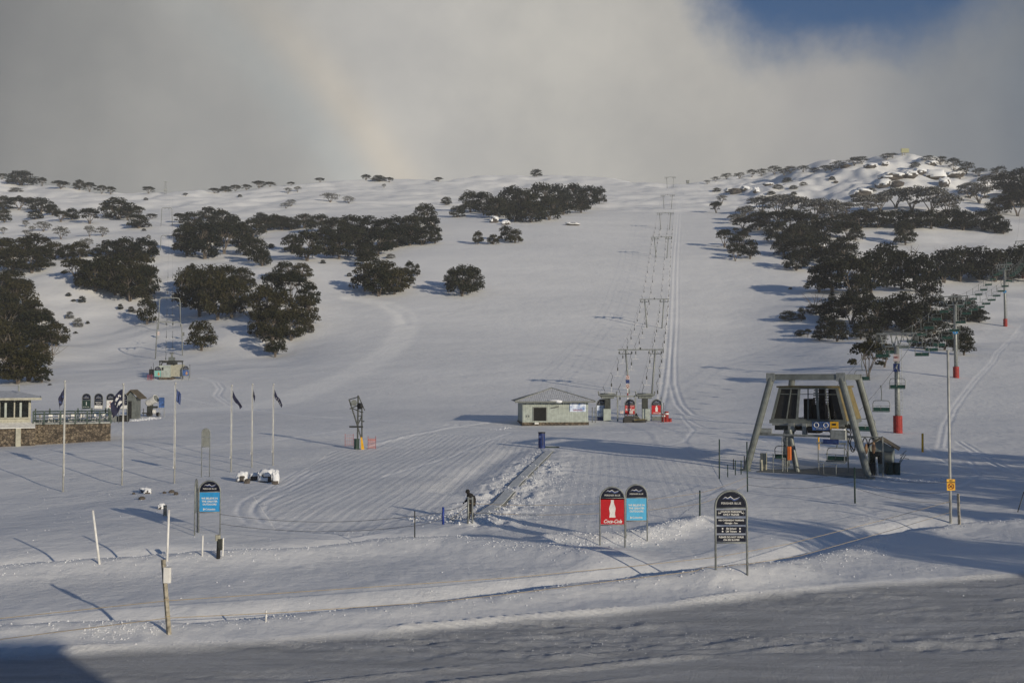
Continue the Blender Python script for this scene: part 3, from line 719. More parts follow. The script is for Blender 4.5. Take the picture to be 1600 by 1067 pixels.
def build_posts():
    flagpole('leftmost flagpole in front of the deck, narrow blue flag hanging to the left', 98.5, 768, 598, 'a')
    flagpole('flagpole in front of the arched sign row, navy flag with white zigzag blown left', 190.5, 758, 602, 'b')
    flagpole('flagpole below the small lift station, short mid-blue flag', 272.5, 755, 601, 'c')
    flagpole('flagpole with navy flag hanging to the right, left one of the close trio', 361, 737, 604, 'd')
    flagpole('flagpole with its flag wrapped round the pole, middle of the close trio', 393.5, 730, 602, 'e')
    flagpole('flagpole with star-dotted navy flag, right one of the close trio', 426.5, 727, 602, 'f')
    G = 'white snow marker poles'
    post('snow_pole', 'white pole leaning left beside the long snow bank', 'snow pole', (155.5, 881), (145, 797), .055, 'white', group=G)
    post('snow_pole', 'white upright pole behind the wooden rope post', 'snow pole', (261, 876), (264, 796), .055, 'white', group=G)
    post('snow_pole', 'short white pole between the bright blue sign and the snow bank', 'snow pole', (316, 868), (317, 836), .04, 'white', group=G)
    post('snow_pole', 'tiny white stake at the foot of the road bank', 'snow pole', (415.5, 970), (416, 953), .035, 'white', group=G)
    def bx(t, top):
        b = MB(); b.box((-.0, -.08, top.z*.99-.12), (.22, .1, .26), bev=.02); b.build('lamp_box', 'cream', t)
        b = MB(); b.box((.1, -.09, top.z*.6), (.2, .12, .5), bev=.02); b.build('control_box', 'darksteel', t)
        b = MB(); b.bar((.2, 0, .1), (.22, 0, top.z*.86), .035); b.build('side_pole', 'white', t)
    post('equipment_post', 'black post with two boxes and a thin white pole beside it', 'post', (341, 872), (342, 835), .09, 'black', extra=bx)
    def bx2(t, top):
        b = MB(); b.box((-.05, -.09, top.z*.80), (.24, .12, .50), bev=.02); b.build('white_box', 'white', t)
        b = MB(); 
        for z in (1.13, .58): b.tube([(.08*math.cos(q)+top.x*z/top.z, .08*math.sin(q), z) for q in [i*.7 for i in range(10)]], .015, 4)
        b.build('rope_loop', 'rope', t)
    post('wooden_post', 'leaning grey wooden rope post with a white box near its top', 'post', (264, 990), (255, 874), .085, 'wood', sq=True, extra=bx2)
    post('wooden_stake', 'grey board half buried by the rocks, right of the leaning pole', 'stake', (258, 806), (258, 789), .12, 'wood', sq=True)
    post('rope_post', 'thin dark rope post left of the blue stake', 'post', (648, 839), (648, 798), .03, 'darksteel', group='rope posts along the run')
    post('blue_stake', 'bright blue stake left of the shovelling person', 'stake', (692.5, 819), (692.5, 792), .07, 'bluepost')
    def tw(t, top):
        b = MB(); b.bar((.24, 0, -.2), (.24, 0, top.z), .05, sides if False else .05, 6); b.build('second_shaft', 'galv', t)
        b = MB(); b.box((.12, 0, top.z-.1), (.3, .06, .06)); b.build('clamp', 'galv', t)
    post('steel_post', 'twin grey steel post in front of the shovelling person', 'post', (731.5, 817), (731.5, 776), .06, 'galv', extra=tw)
    post('rope_post', 'dark green post in the shaded snow right of the red bottle sign', 'post', (1093.5, 806), (1093.5, 766), .05, 'green', group='rope posts along the run')
    post('rope_post', 'tall green post left of the chairlift station', 'post', (1124, 748), (1124, 686), .055, 'green', group='rope posts along the run')
    post('rope_post', 'green post before the left front leg of the chairlift station', 'post', (1168, 768), (1167, 690), .05, 'green', group='rope posts along the run')
    post('rope_post', 'tall green post in front of the right side of the chairlift station', 'post', (1336, 786), (1335, 730), .06, 'green', group='rope posts along the run')
    post('bent_pole', 'thin dark pole leaning right at the far right of the snow', 'pole', (1590, 800), (1600, 768), .03, 'darksteel')
    for k, (x, y, h) in enumerate(((1137,745,19),(1149,742,23),(1158,741,22),(1163,728,16),(1146,733,16),(1198,724,11),(1208,722,13),(1441.5,707,0))):
        if h: post('queue_post', f'short green queue post, {["first","second","third","fourth","fifth","sixth","seventh"][k]} of the cluster left of the chairlift station', 'post', (x, y), (x, y-h), .045, 'green', group='queue posts by the chairlift')
    post('yellow_post', 'yellow padded post on the snow right of the lift hut', 'post', (1441.5, 706), (1441.5, 677), .12, 'yellow')
    post('yellow_post', 'yellow marker behind the chairs under the chairlift station', 'post', (1279, 702), (1279, 681), .09, 'yellow')
    # tall pole with the yellow prohibition sign
    def ys(t, top):
        z = top.z*(818-758)/(818-548)
        b = MB(); b.box((.0, -.11, z), (.50, .02, .68), bev=.0); b.build('sign_plate', 'yellow', t)
        b = MB(); P = [(.17*math.cos(q), -.125, z-.09+.17*math.sin(q)) for q in [i*math.pi/12 for i in range(25)]]; b.tube(P, .022, 5, False); b.bar((-.12, -.13, z+.03), (.12, -.13, z-.21), .02, n=5); b.build('prohibition_ring', 'redpad', t)
        b = MB(); b.tube([(-.09,-.124,z-.15),(-.02,-.124,z-.1),(.05,-.124,z-.03),(.09,-.124,z-.04)], .028, 5); b.build('pictogram', 'black', t)
        text('lettering', 'NO', .12, (0, -.125, z+.25), 'black', t, bold=.004); text('lettering', 'SNOWMOBILES', .07, (0, -.125, z+.15), 'black', t, bold=.003)
        b = MB(); b.bar((top.x*.34, 0, top.z*.34), (top.x, 0, top.z), .066, .05, 8); b.box((top.x, 0, top.z), (.16, .16, .06)); b.build('upper_shaft', 'pole', t, True)
    post('light_pole', 'very tall slender pole carrying a small yellow prohibition sign', 'pole', (1485.5, 817), (1481, 548), .085, 'pole', extra=ys)
    post('steel_post', 'short pale post just right of the very tall pole', 'post', (1499, 819), (1497, 771), .085, 'wood', sq=True)

def rope(label, pts, r=.010, sag=0., m='rope', name='rope', group='yellow ropes beside the road', beads=False):
    P = [at(x, y, D) for x, y, D in pts]; Q = []
    for a, c in zip(P[:-1], P[1:]):
        n = 14
        for i in range(n):
            t = i/n; q = a.lerp(c, t); q.z -= sag*4*t*(1-t); Q.append(q)
    Q.append(P[-1])
    Q2 = []
    for q in Q:
        q.z = max(q.z, gz(q.x, q.y)+.01); Q2.append(q)
    b = MB(); b.tube(Q2, r, 4); return tag(b.build(name, m, None), label, 'rope', group)
def build_ropes():
    g = lambda x, y: ground(x, y).y
    Y0 = g(264, 990); Y1 = g(1486, 817); YS = g(1143, 893)
    rope('upper of two long ropes on the wooden post, running along the road bank', [(-60,972,Y0-1.5),(262,938,Y0),(560,918,Y0+1.6),(800,902,Y0+4.5),(990,884,Y0+7.5),(1120,870,YS+.6),(1230,850,YS+3),(1380,812,YS+8),(1485,783,Y1)], .011)
    rope('lower of two long ropes on the wooden post, nearly touching the bank', [(-60,1006,Y0-1.5),(262,965,Y0),(430,957,Y0+1),(680,940,Y0+3),(800,927,Y0+4.5),(960,907,Y0+7),(1120,888,YS+.6),(1250,868,YS+3),(1400,826,YS+8.5),(1485,800,Y1)], .011)
    Pp = [(343,803),(343,818)]
    D = [g(343, 838), g(648, 839), g(692, 819), g(731, 817), g(1093, 806), g(1168, 768), g(1336, 786), g(1486, 817)]
    up = [(343,803),(648,806),(692,798),(731,786),(1093,770),(1168,745),(1336,735),(1485,752)]
    lo = [(343,818),(648,821),(692,808),(731,800),(1093,787),(1168,757),(1336,752),(1485,768)]
    names = ['from the bright blue sign', 'left of the blue stake', 'between blue stake and steel post', 'behind the red bottle sign', 'left of the chairlift station', 'in front of the chairlift station', 'left of the very tall pole']
    for k in range(7):
        for w, P in (('upper', up), ('lower', lo)):
            s = .35 if k in (0, 3, 5, 6) else .08
            rope(f'{w} slack rope {names[k]}', [(*P[k], D[k]), (*P[k+1], D[k+1])], .011, s, 'rope' if k in (3, 4) else 'cable', group='slack ropes between the posts')
    rope('lowest slack rope before the chairlift station', [(1336, 762, D[6]), (1485, 785, D[7])], .011, .3, 'cable', group='slack ropes between the posts')
# ---------------------------------------------------------------- surface lifts
def CT(root, kids, loc, rz, label=None):
    r = root.copy(); COL.objects.link(r); r.location = loc; r.rotation_euler = (0, 0, rz)
    if label: r['label'] = label
    for k in kids:
        c = k.copy(); COL.objects.link(c); c.parent = r
    return r
ORD = ['first','second','third','fourth','fifth','sixth','seventh','eighth','ninth','tenth','eleventh','twelfth','thirteenth','fourteenth','fifteenth','sixteenth',
       'seventeenth','eighteenth','nineteenth','twentieth']
def ordi(k):
    if k < 20: return ORD[k]
    n = k+1; return f"{n}{'th' if 10 <= n % 100 <= 20 else {1:'st',2:'nd',3:'rd'}.get(n % 10, 'th')}"
def tbar_line():
    TY = [190, 290, 400, 500, 600, 748]; X = lambda Y: 24.8+.1725*(Y-190); rz = -math.atan(.1725)
    H, HW = 8.5, 4.35
    root = None; tops = []
    for i, Y in enumerate(TY):
        g = Vector((X(Y), Y, gz(X(Y), Y))); h = H
        if i == 0:
            t = thing('lift_tower', 'x', 'lift tower', g, rz, 'portal towers of the double T-bar')
            kids = []
            for s in (-1, 1):
                b = MB(); b.bar((s*2.15, 0, -.4), (s*2.85, 0, h), .19, .17, 8); kids.append(b.build('leg', 'galv', t, True))
            b = MB(); b.box((0, 0, h), (2*HW, .22, .24)); kids.append(b.build('crossarm', 'galv', t))
            for s in (-1, 1):
                c = s*2.85; b = MB()
                b.bar((c-1.1, 0, h-.8), (c+1.1, 0, h-.8), .07); b.bar((c-1.1, 0, h-.8), (c-1.1, 0, h), .05); b.bar((c+1.1, 0, h-.8), (c+1.1, 0, h), .05)
                b.bar((c-.6, 0, h-.8), (c-.2, 0, h), .05); b.bar((c+.6, 0, h-.8), (c+.2, 0, h), .05)
                kids.append(b.build('sheave_frame', 'galv', t))
                for q in (-1.22, 1.22):
                    b = MB(); b.box((c+q, 0, h-.45), (.1, 1.9, .14))
                    for w in (-.7, -.25, .25, .7): b.bar((c+q-.06, w, h-.62), (c+q+.06, w, h-.62), .2, n=10)
                    kids.append(b.build('sheave', 'darksteel', t))
            b = MB(); b.box((0, 0, h+.25), (.3, .3, .35)); kids.append(b.build('phone_box', 'darksteel', t))
            proto = (t, kids); 
        else: t = CT(*proto, g, rz)
        t['label'] = ['portal lift tower directly above the red signs, nearest of the double T-bar', 'second portal tower up the double T-bar', 'third portal tower up the double T-bar, standing mid slope',
                      'fourth portal tower up the double T-bar', 'fifth portal tower up the double T-bar, just below the ridge', 'topmost portal tower of the double T-bar on the skyline'][i]
        tops.append((Y, g.z+h-.45))
    ys0 = 143; z0 = 8.5-25*ys0/F
    offs = [-4.07, -1.63, 1.63, 4.07]
    c, s = math.cos(rz), math.sin(rz)
    nodes = [(ys0, z0)]+tops
    def cab(o, Y, dz=0):
        for (a, za), (b_, zb) in zip(nodes[:-1], nodes[1:]):
            if a <= Y <= b_ or b_ == nodes[-1][0]:
                if Y > b_: Y = b_
                t = (Y-a)/(b_-a); return Vector((X(Y)+o*c, Y+o*s, za+(zb-za)*t-(b_-a)*.011*4*t*(1-t)+dz))
    cn = ['far left', 'inner left', 'inner right', 'far right']
    for k, o in enumerate(offs):
        P = [cab(o, ys0+(748-ys0)*i/120) for i in range(121)]
        b = MB(); b.tube(P, .013, 4); tag(b.build('haul_cable', 'cable', None), f'{cn[k]} haul cable of the double T-bar lift', 'cable', 'haul cables of the double T-bar')
    # hangers
    t = thing('t_bar', 'x', 't-bar', (0, 0, 0), 0, 'T-bar hangers of the double T-bar')
    b = MB(); b.tube([(0, 0, 0), (.02, 0, -.3), (.22, 0, -.55), (.26, 0, -.9), (.10, 0, -1.25), (.0, 0, -1.6), (.08, 0, -2.1)], .035, 5); k1 = b.build('hanger_arm', 'darksteel', t)
    b = MB(); b.bar((.08, 0, -1.9), (.08, 0, -2.5), .11, n=8); k2 = b.build('spring_box', 'darksteel', t)
    b = MB(); b.bar((.08, 0, -2.5), (.08, 0, -3.5), .03, n=5); b.bar((-.55, 0, -3.5), (.71, 0, -3.5), .045, n=6); k3 = b.build('t_piece', 'white', t)
    proto = (t, [k1, k2, k3]); first = True
    for k, o in enumerate(offs):
        Y = 151+k*3.1; n = 0
        while Y < 470:
            p = cab(o, Y)
            if first: t.location = p; r = t; first = False
            else: r = CT(*proto, p, 0)
            r.rotation_euler = (0, 0, rz+(math.pi if k in (1, 3) else 0))
            r['label'] = f'{ordi(n)} T-bar up the slope on the {cn[k]} cable of the double lift'
            n += 1; Y += 16.5*(1 if k in (0, 3) else 1.08)
    # bottom station
    g = Vector((X(142), 142, gz(X(142), 142))); px = 142/F
    L = lambda x, y: ((x-983)*px, 8.5-(y-590)*px-g.z)
    t = thing('tbar_station', 'low steel T-bar station behind the red arched signs', 'lift station', g, 0)
    b = MB(); x0, z = L(941, 619); x1, _ = L(1025, 619); b.box(((x0+x1)/2, 0, z), (x1-x0, .22, .22)); b.build('crossbeam', 'galv', t)
    for sx, xa, xb in ((-1, 940, 967), (1, 998, 1026)):
        b = MB(); (xa_, za), (xb_, _) = L(xa, 617), L(xb, 617); cx = (xa_+xb_)/2
        b.box((cx, .3, za), (xb_-xa_, 1.6, .18)); b.box((cx, .3, za-.35), (xb_-xa_-.7, 1.0, .35))
        for q in (xa_, xb_): b.bar((q, 0, za-.1), (q+(.1 if q > cx else -.1), 0, za+.55), .09)
        b.bar((cx, .5, za+.12), (cx, .5, za+.24), 1.1, n=20); b.build('bullwheel_housing', 'greypaint', t)
        b = MB(); b.box((cx, .4, (za-.5)/2), (.8, .8, za-.5)); b.box((cx-.25, -.03, za*.45), (.35, .08, 1.5)); b.build('pillar', 'darksteel', t)
        b = MB(); b.box((cx+.1*sx, .1, .9), (1.1, .6, 1.7), bev=.04); b.build('cabinet', 'greenpaint', t)
        b = MB(); px_ = xb_+.15 if sx < 0 else xa_-.15; b.box((px_, -.2, za/2-.1), (.2, .2, za-.1)); b.build('leg', 'galv', t)
        b = MB(); b.box((px_-sx*.6, -.1, 1.25), (.5, .1, .4)); b.build('notice', 'pinksign', t)
    for x, y, lab in ((1018.5, 655, 1), (1036, 655, 0), (905+19, 655, 0), (931, 655, 1)):
        pass
    # slim posts by the station
    for k, (x, yb, yt) in enumerate(((925.5, 660, 636), (930, 660, 636), (1033, 660, 620), (1037, 660, 629))):
        post('queue_post', f'slim dark post {["left of the snow-picture sign, outer one","left of the snow-picture sign, inner one","taller one right of the right-hand red sign","shorter one right of the right-hand red sign"][k]} at the T-bar station', 'post', (x, yb), (x, yt), .06, 'greypaint', group='slim posts at the T-bar station')
    # sign mast behind
    g = Vector((X(152)-.4, 152, gz(X(152), 152))); s_ = 152/F
    t = thing('sign_mast', 'red and white striped mast with three small notices above the T-bar station', 'sign', g, 0)
    zt = 8.5-(586-590)*s_-g.z
    b = MB(); n = 9
    for i in range(n): b.mtl(i % 2); b.bar((0, 0, i*zt/n), (0, 0, (i+1)*zt/n), .10, n=8)
    b.build('mast', ['redpad', 'white'], t)
    for k, (y, m) in enumerate(((590, 'pinksign'), (596, 'boothblue'), (603, 'pinksign'))):
        b = MB(); z = 8.5-(y-590)*s_-g.z; b.box((0, -.13, z), (.55, .03, .55)); q = b.build('notice', m, t)
        if k != 1: b = MB(); b.tube([(.17*math.cos(a), -.16, z+.17*math.sin(a)) for a in [i*math.pi/8 for i in range(17)]], .03, 4, False); b.build('ring', 'redpad', t)
    # red barrels
    for k, x in enumerate((1036.5, 1041.5)):
        g = ground(x, 659); b = MB(); b.prism([(.3*math.cos(q*math.pi/5), .3*math.sin(q*math.pi/5)) for q in range(10)], -.1, 1.15+.35*k)
        t = thing('padded_drum', ['shorter red drum with white band right of the T-bar station', 'taller red drum with white top at the right end of the T-bar station'][k], 'drum', g, 0, 'red drums at the T-bar station')
        b.build('body', 'redpad', t); b = MB(); b.prism([(.315*math.cos(q*math.pi/5), .315*math.sin(q*math.pi/5)) for q in range(10)], .75+.3*k, .95+.32*k); b.build('band', 'white', t)
        b = MB(); b.prism([(.5+.25*math.cos(q*math.pi/5), .1+.25*math.sin(q*math.pi/5)) for q in range(10)], -.1, .5); b.build('bag', 'redpad', t)
    # snowmobile with sled
    g = ground(988, 660); g.y += 0; t = thing('snowmobile', 'dark snowmobile parked under the red signs of the T-bar station', 'snowmobile', g, R(8))
    b = MB(); b.hull([(-1.3,-.3,.35),(1.2,-.3,.35),(1.2,.3,.35),(-1.3,.3,.35)], [(-1.2,-.22,.75),(.5,-.28,.85),(.5,.28,.85),(-1.2,.22,.75)]); b.build('body', 'black', t)
    b = MB(); b.hull([(.1,-.36,.35),(1.35,-.2,.3),(1.35,.2,.3),(.1,.36,.35)], [(.2,-.22,1.0),(.75,-.15,.95),(.75,.15,.95),(.2,.22,1.0)]); b.build('hood', 'darksteel', t)
    b = MB(); b.plate([(.35,.95),(.55,1.3),(.62,1.3),(.75,.92)], .4, .2); b.build('windshield', 'glass', t)
    b = MB(); b.box((-.55, 0, .86), (1.1, .36, .16), bev=.05); b.build('seat', 'black', t)
    b = MB(); b.box((-.4, 0, .18), (1.9, .4, .34), bev=.1); b.build('track', 'black', t)
    for s in (-1, 1): b = MB(); b.tube([(.5, s*.45, .02), (1.4, s*.45, .02), (1.65, s*.45, .14)], .05, 5); b.bar((1.0, s*.45, .05), (.8, s*.2, .4), .03); b.build('ski', 'darksteel', t)
    b = MB(); b.bar((.1, -.35, 1.15), (.1, .35, 1.15), .025); b.bar((.1, 0, 1.15), (.25, 0, .9), .03); b.build('handlebar', 'black', t)
    g = ground(1000, 660); t = thing('rescue_sled', 'orange-topped rescue sled behind the dark snowmobile', 'sled', g, R(4))
    b = MB(); b.hull([(-.9,-.28,.05),(.8,-.28,.05),(.8,.28,.05),(-.9,.28,.05)], [(-1,-.35,.3),(1.05,-.3,.4),(1.05,.3,.4),(-1,.35,.3)]); b.build('hull', 'black', t)
    b = MB(); b.hull([(-.95,-.33,.3),(.95,-.28,.36),(.95,.28,.36),(-.95,.33,.3)], [(-.7,-.15,.5),(.6,-.15,.5),(.6,.15,.5),(-.7,.15,.5)]); b.build('cover', 'ochre', t)

def left_lift():
    spec = [(262, 265, 497, 540, 36), (300, 265, 461, 500, 30), (415, 260, 375, 402, 19), (505, 258.5, 323, 348, 15)]
    nodes = [(214, None)]; Xr = -.3495
    for i, (Y, x, yt, yb, w) in enumerate(spec):
        u, _ = uv(x, 500); g = Vector((u*Y, Y, gz(u*Y, Y))); hw = w*Y/F/2; h = at(x, yt, Y).z-g.z
        h = min(max(h, 6.5), 9.5)
        t = thing('lift_tower', ['lowest portal tower of the small lift, between dense trees', 'second portal tower of the small lift, rounded top corners', 'third portal tower of the small lift, in the tree shadow', 'fourth portal tower of the small lift, high on the slope'][i], 'lift tower', g, .33, 'portal towers of the small lift')
        b = MB(); P = [(-hw*1.12, 0, -.3), (-hw, 0, h-.8), (-hw+.25, 0, h-.2), (-hw+.8, 0, h), (hw-.8, 0, h), (hw-.25, 0, h-.2), (hw, 0, h-.8), (hw*1.12, 0, -.3)]; b.tube(P, .15, 7); b.build('portal_frame', 'galv', t, True)
        b = MB()
        for s in (-.9, .9):
            b.box((s, 0, h-.45), (.12, 1.2, .2)); b.bar((s, 0, h-.45), (s, 0, h), .06)
            for q in (-.4, .4): b.bar((s-.07, q, h-.6), (s+.07, q, h-.6), .18, n=8)
        b.build('sheave', 'darksteel', t)
        nodes.append((Y, g.z+h-.6))
    nodes[0] = (214, gz(-.348*214, 214)+3.4)
    # ridge tower
    g = ground(258.5, 304); h = 20*g.y/F
    t = thing('lift_tower', 'narrow lattice tower of the small lift on the skyline', 'lift tower', g, .33, 'portal towers of the small lift')
    b = MB(); w = .9
    for a, c in ((-1,-1),(1,-1),(1,1),(-1,1)): b.bar((a*w, c*w, -.3), (a*w*.5, c*w*.5, h), .09, n=5)
    for k in range(6):
        z0, z1 = k*h/6, (k+1)*h/6; f0, f1 = 1-.5*k/6, 1-.5*(k+1)/6
        b.bar((-w*f0, -w*f0, z0), (w*f1, -w*f1, z1), .05, n=4); b.bar((w*f0, w*f0, z0), (-w*f1, w*f1, z1), .05, n=4); b.bar((-w*f1, -w*f1, z1), (w*f1, -w*f1, z1), .05, n=4)
    b.build('lattice', 'galv', t); b = MB(); b.box((0, 0, h), (2.6, .3, .3)); b.box((0, 0, h*.35), (2.4, 1.6, .5)); b.build('crossarm', 'galv', t)
    nodes.append((g.y, g.z+h*.6))
    for k, o in enumerate((-.9, .9)):
        P = []
        for (a, za), (c, zc) in zip(nodes[:-1], nodes[1:]):
            for i in range(12):
                q = i/12; Y = a+(c-a)*q; P.append((-.3485*Y*(1)+o*.95, Y, za+(zc-za)*q-(c-a)*.012*4*q*(1-q)))
        b = MB(); b.tube(P, .014, 4); tag(b.build('haul_cable', 'cable', None), f'{["left","right"][k]} haul cable of the small lift between the trees', 'cable', 'haul cables of the small lift')
        if k < 2:
            for n, Y in enumerate((226, 240, 254, 272, 287, 318, 342)):
                pz = np.interp(Y, [a for a, c in nodes], [c for a, c in nodes])
                t = thing('t_bar', f'{ordi(n)} T-bar up the {["left","right"][k]} cable of the small lift', 't-bar', (-.3485*Y+o*.95, Y, pz-.3), .33+k*3.1, 'T-bar hangers of the small lift')
                b = MB(); b.tube([(0,0,0),(.15,0,-.5),(.05,0,-1.2),(.05,0,-2.0)], .03, 4); b.bar((.05,0,-1.4),(.05,0,-1.9),.1,n=6); b.build('hanger_arm', 'darksteel', t)
                b = MB(); b.bar((-.5, 0, -2.0), (.6, 0, -2.0), .04, n=5); b.build('t_piece', 'white', t)
    # station
    D = ground(262, 592).y; px = D/F; g = ground(262, 592)
    L = lambda x, y: ((x-265)*px, 8.5-(y-590)*px-g.z)
    t = thing('tbar_station', 'small pale green T-bar station at the foot of the tree-lined lift', 'lift station', at(265, 592, D)*1, 0); t.location.z = g.z
    def bx(x0, x1, y0, y1, d, yy=0): (a, z1), (c, z0) = L(x0, y0), L(x1, y1); return ((a+c)/2, yy, (z0+z1)/2), (c-a, d, z1-z0)
    b = MB(); b.box(*bx(251.5, 268.4, 571, 590.5, 2.6, 0)); 
    b.build('cabin', 'greenpaint', t); b = MB(); b.box(*bx(256, 258.6, 574, 578.5, .06, -1.33)); b.build('window', 'glass', t)
    b = MB(); b.box(*bx(268.5, 284.5, 569.5, 588.5, 2.2, .5)); b.build('housing', 'cream', t)
    b = MB(); b.box(*bx(248.7, 285.5, 563.3, 565.8, .5, 0)); 
    for x in (249.5, 284.5): (a, z), (c, z2) = L(x, 565), L(x+(-1 if x < 260 else 1), 592); b.bar((a, 0, z), (c, 0, z2), .12)
    b.build('portal_frame', 'darksteel', t)
    b = MB(); (a, z), (c, z2) = L(253, 571), L(262, 565.8); b.tube([(a, -.6, z), (a+.3, -.6, z2), (c+1.2, -.6, z2), (c+1.5, -.6, z)], .16, 6); b.box(*bx(262, 276, 566, 570, 1.2, -.2)); b.build('drive_frame', 'darksteel', t)
    b = MB(); b.box(*bx(264, 272, 558, 563.5, 1.0)); (a, z), (c, z2) = L(268, 552), L(268, 558); b.bar((a, 0, z2), (a, 0, z), .2); b.bar((a-.45, 0, z), (a+.45, 0, z), .13); b.build('motor_stack', 'greypaint', t)
    b = MB(); b.box(*bx(252, 272, 589.5, 593, 2.4, -.2)); b.build('footing', 'stone', t)
    for k, (x0, x1, yt, yb, m, m2) in enumerate(((241, 251.5, 573, 588.5, 'teal', 'tan'), (284.7, 295, 572, 587, 'midblue', 'tan'))):
        gg = at((x0+x1)/2, 592, D-1.4); gg.z = gz(gg.x, gg.y); W = (x1-x0)*px; H = 8.5-(yt-590)*px-gg.z; pb = 8.5-(yb-590)*px-gg.z
        a = arch_sign(['arched poster sign in teal left of the small T-bar station', 'arched poster sign in bright blue right of the small T-bar station'][k], gg, W, H, H-W/2-.1, max(.35, pb), 0, 'arched posters at the small lift', m, r=.05)
        b = MB(); b.ball((W*.15, -.03, (H+pb)/2-.4), (W*.16, .02, W*.22)); b.ball((W*.15, -.03, (H+pb)/2-.05), (W*.09, .02, W*.09)); b.build('picture_figure', m2, a)
    p = ground(236.5, 592); b = MB(); b.box((0, 0, 1.45), (.85, .5, 1.25)); b.bar((-.1, .1, 0), (-.1, .1, 2.6), .06); b.bar((.3, .3, 0), (.3, .3, 3.4), .04); tag(b.build('control_box', 'black', None, loc=p), 'black control box on a post left of the small T-bar station', 'box')
    p = ground(234.5, 594); b = MB()
    for k in range(5): b.bar((-.6+k*.3, 0, 0), (-.55+k*.28, 0, 1.2+.15*(k % 2)), .035)
    for z in (.25, .55, .85): b.bar((-.6, 0, z), (.6, 0, z), .03)
    tag(b.build('safety_fence', 'redpad', None, loc=p), 'low dark red barrier left of the small T-bar station', 'barrier')
    p = ground(296.5, 590); b = MB(); b.bar((0, 0, -.2), (0, 0, 2.9), .05); tag(b.build('marker_post', 'darksteel', None, loc=p), 'thin dark post right of the small T-bar station', 'post')
    for x, y, h in ((247, 526, 1), (286, 527, 2)):
        p = ground(x, y+3); t = thing('notice_sign', ['pinkish notice on a post left of the small lift track', 'dark notice on a post right of the small lift track'][h-1], 'sign', p, 0, 'notices by the small lift')
        b = MB(); b.bar((0, 0, -.2), (0, 0, 1.6), .05); b.build('post', 'galv', t); b = MB(); b.box((0, -.07, 1.5), (.8, .04, 1.1)); b.build('notice', 'pinksign' if h == 1 else 'board', t)

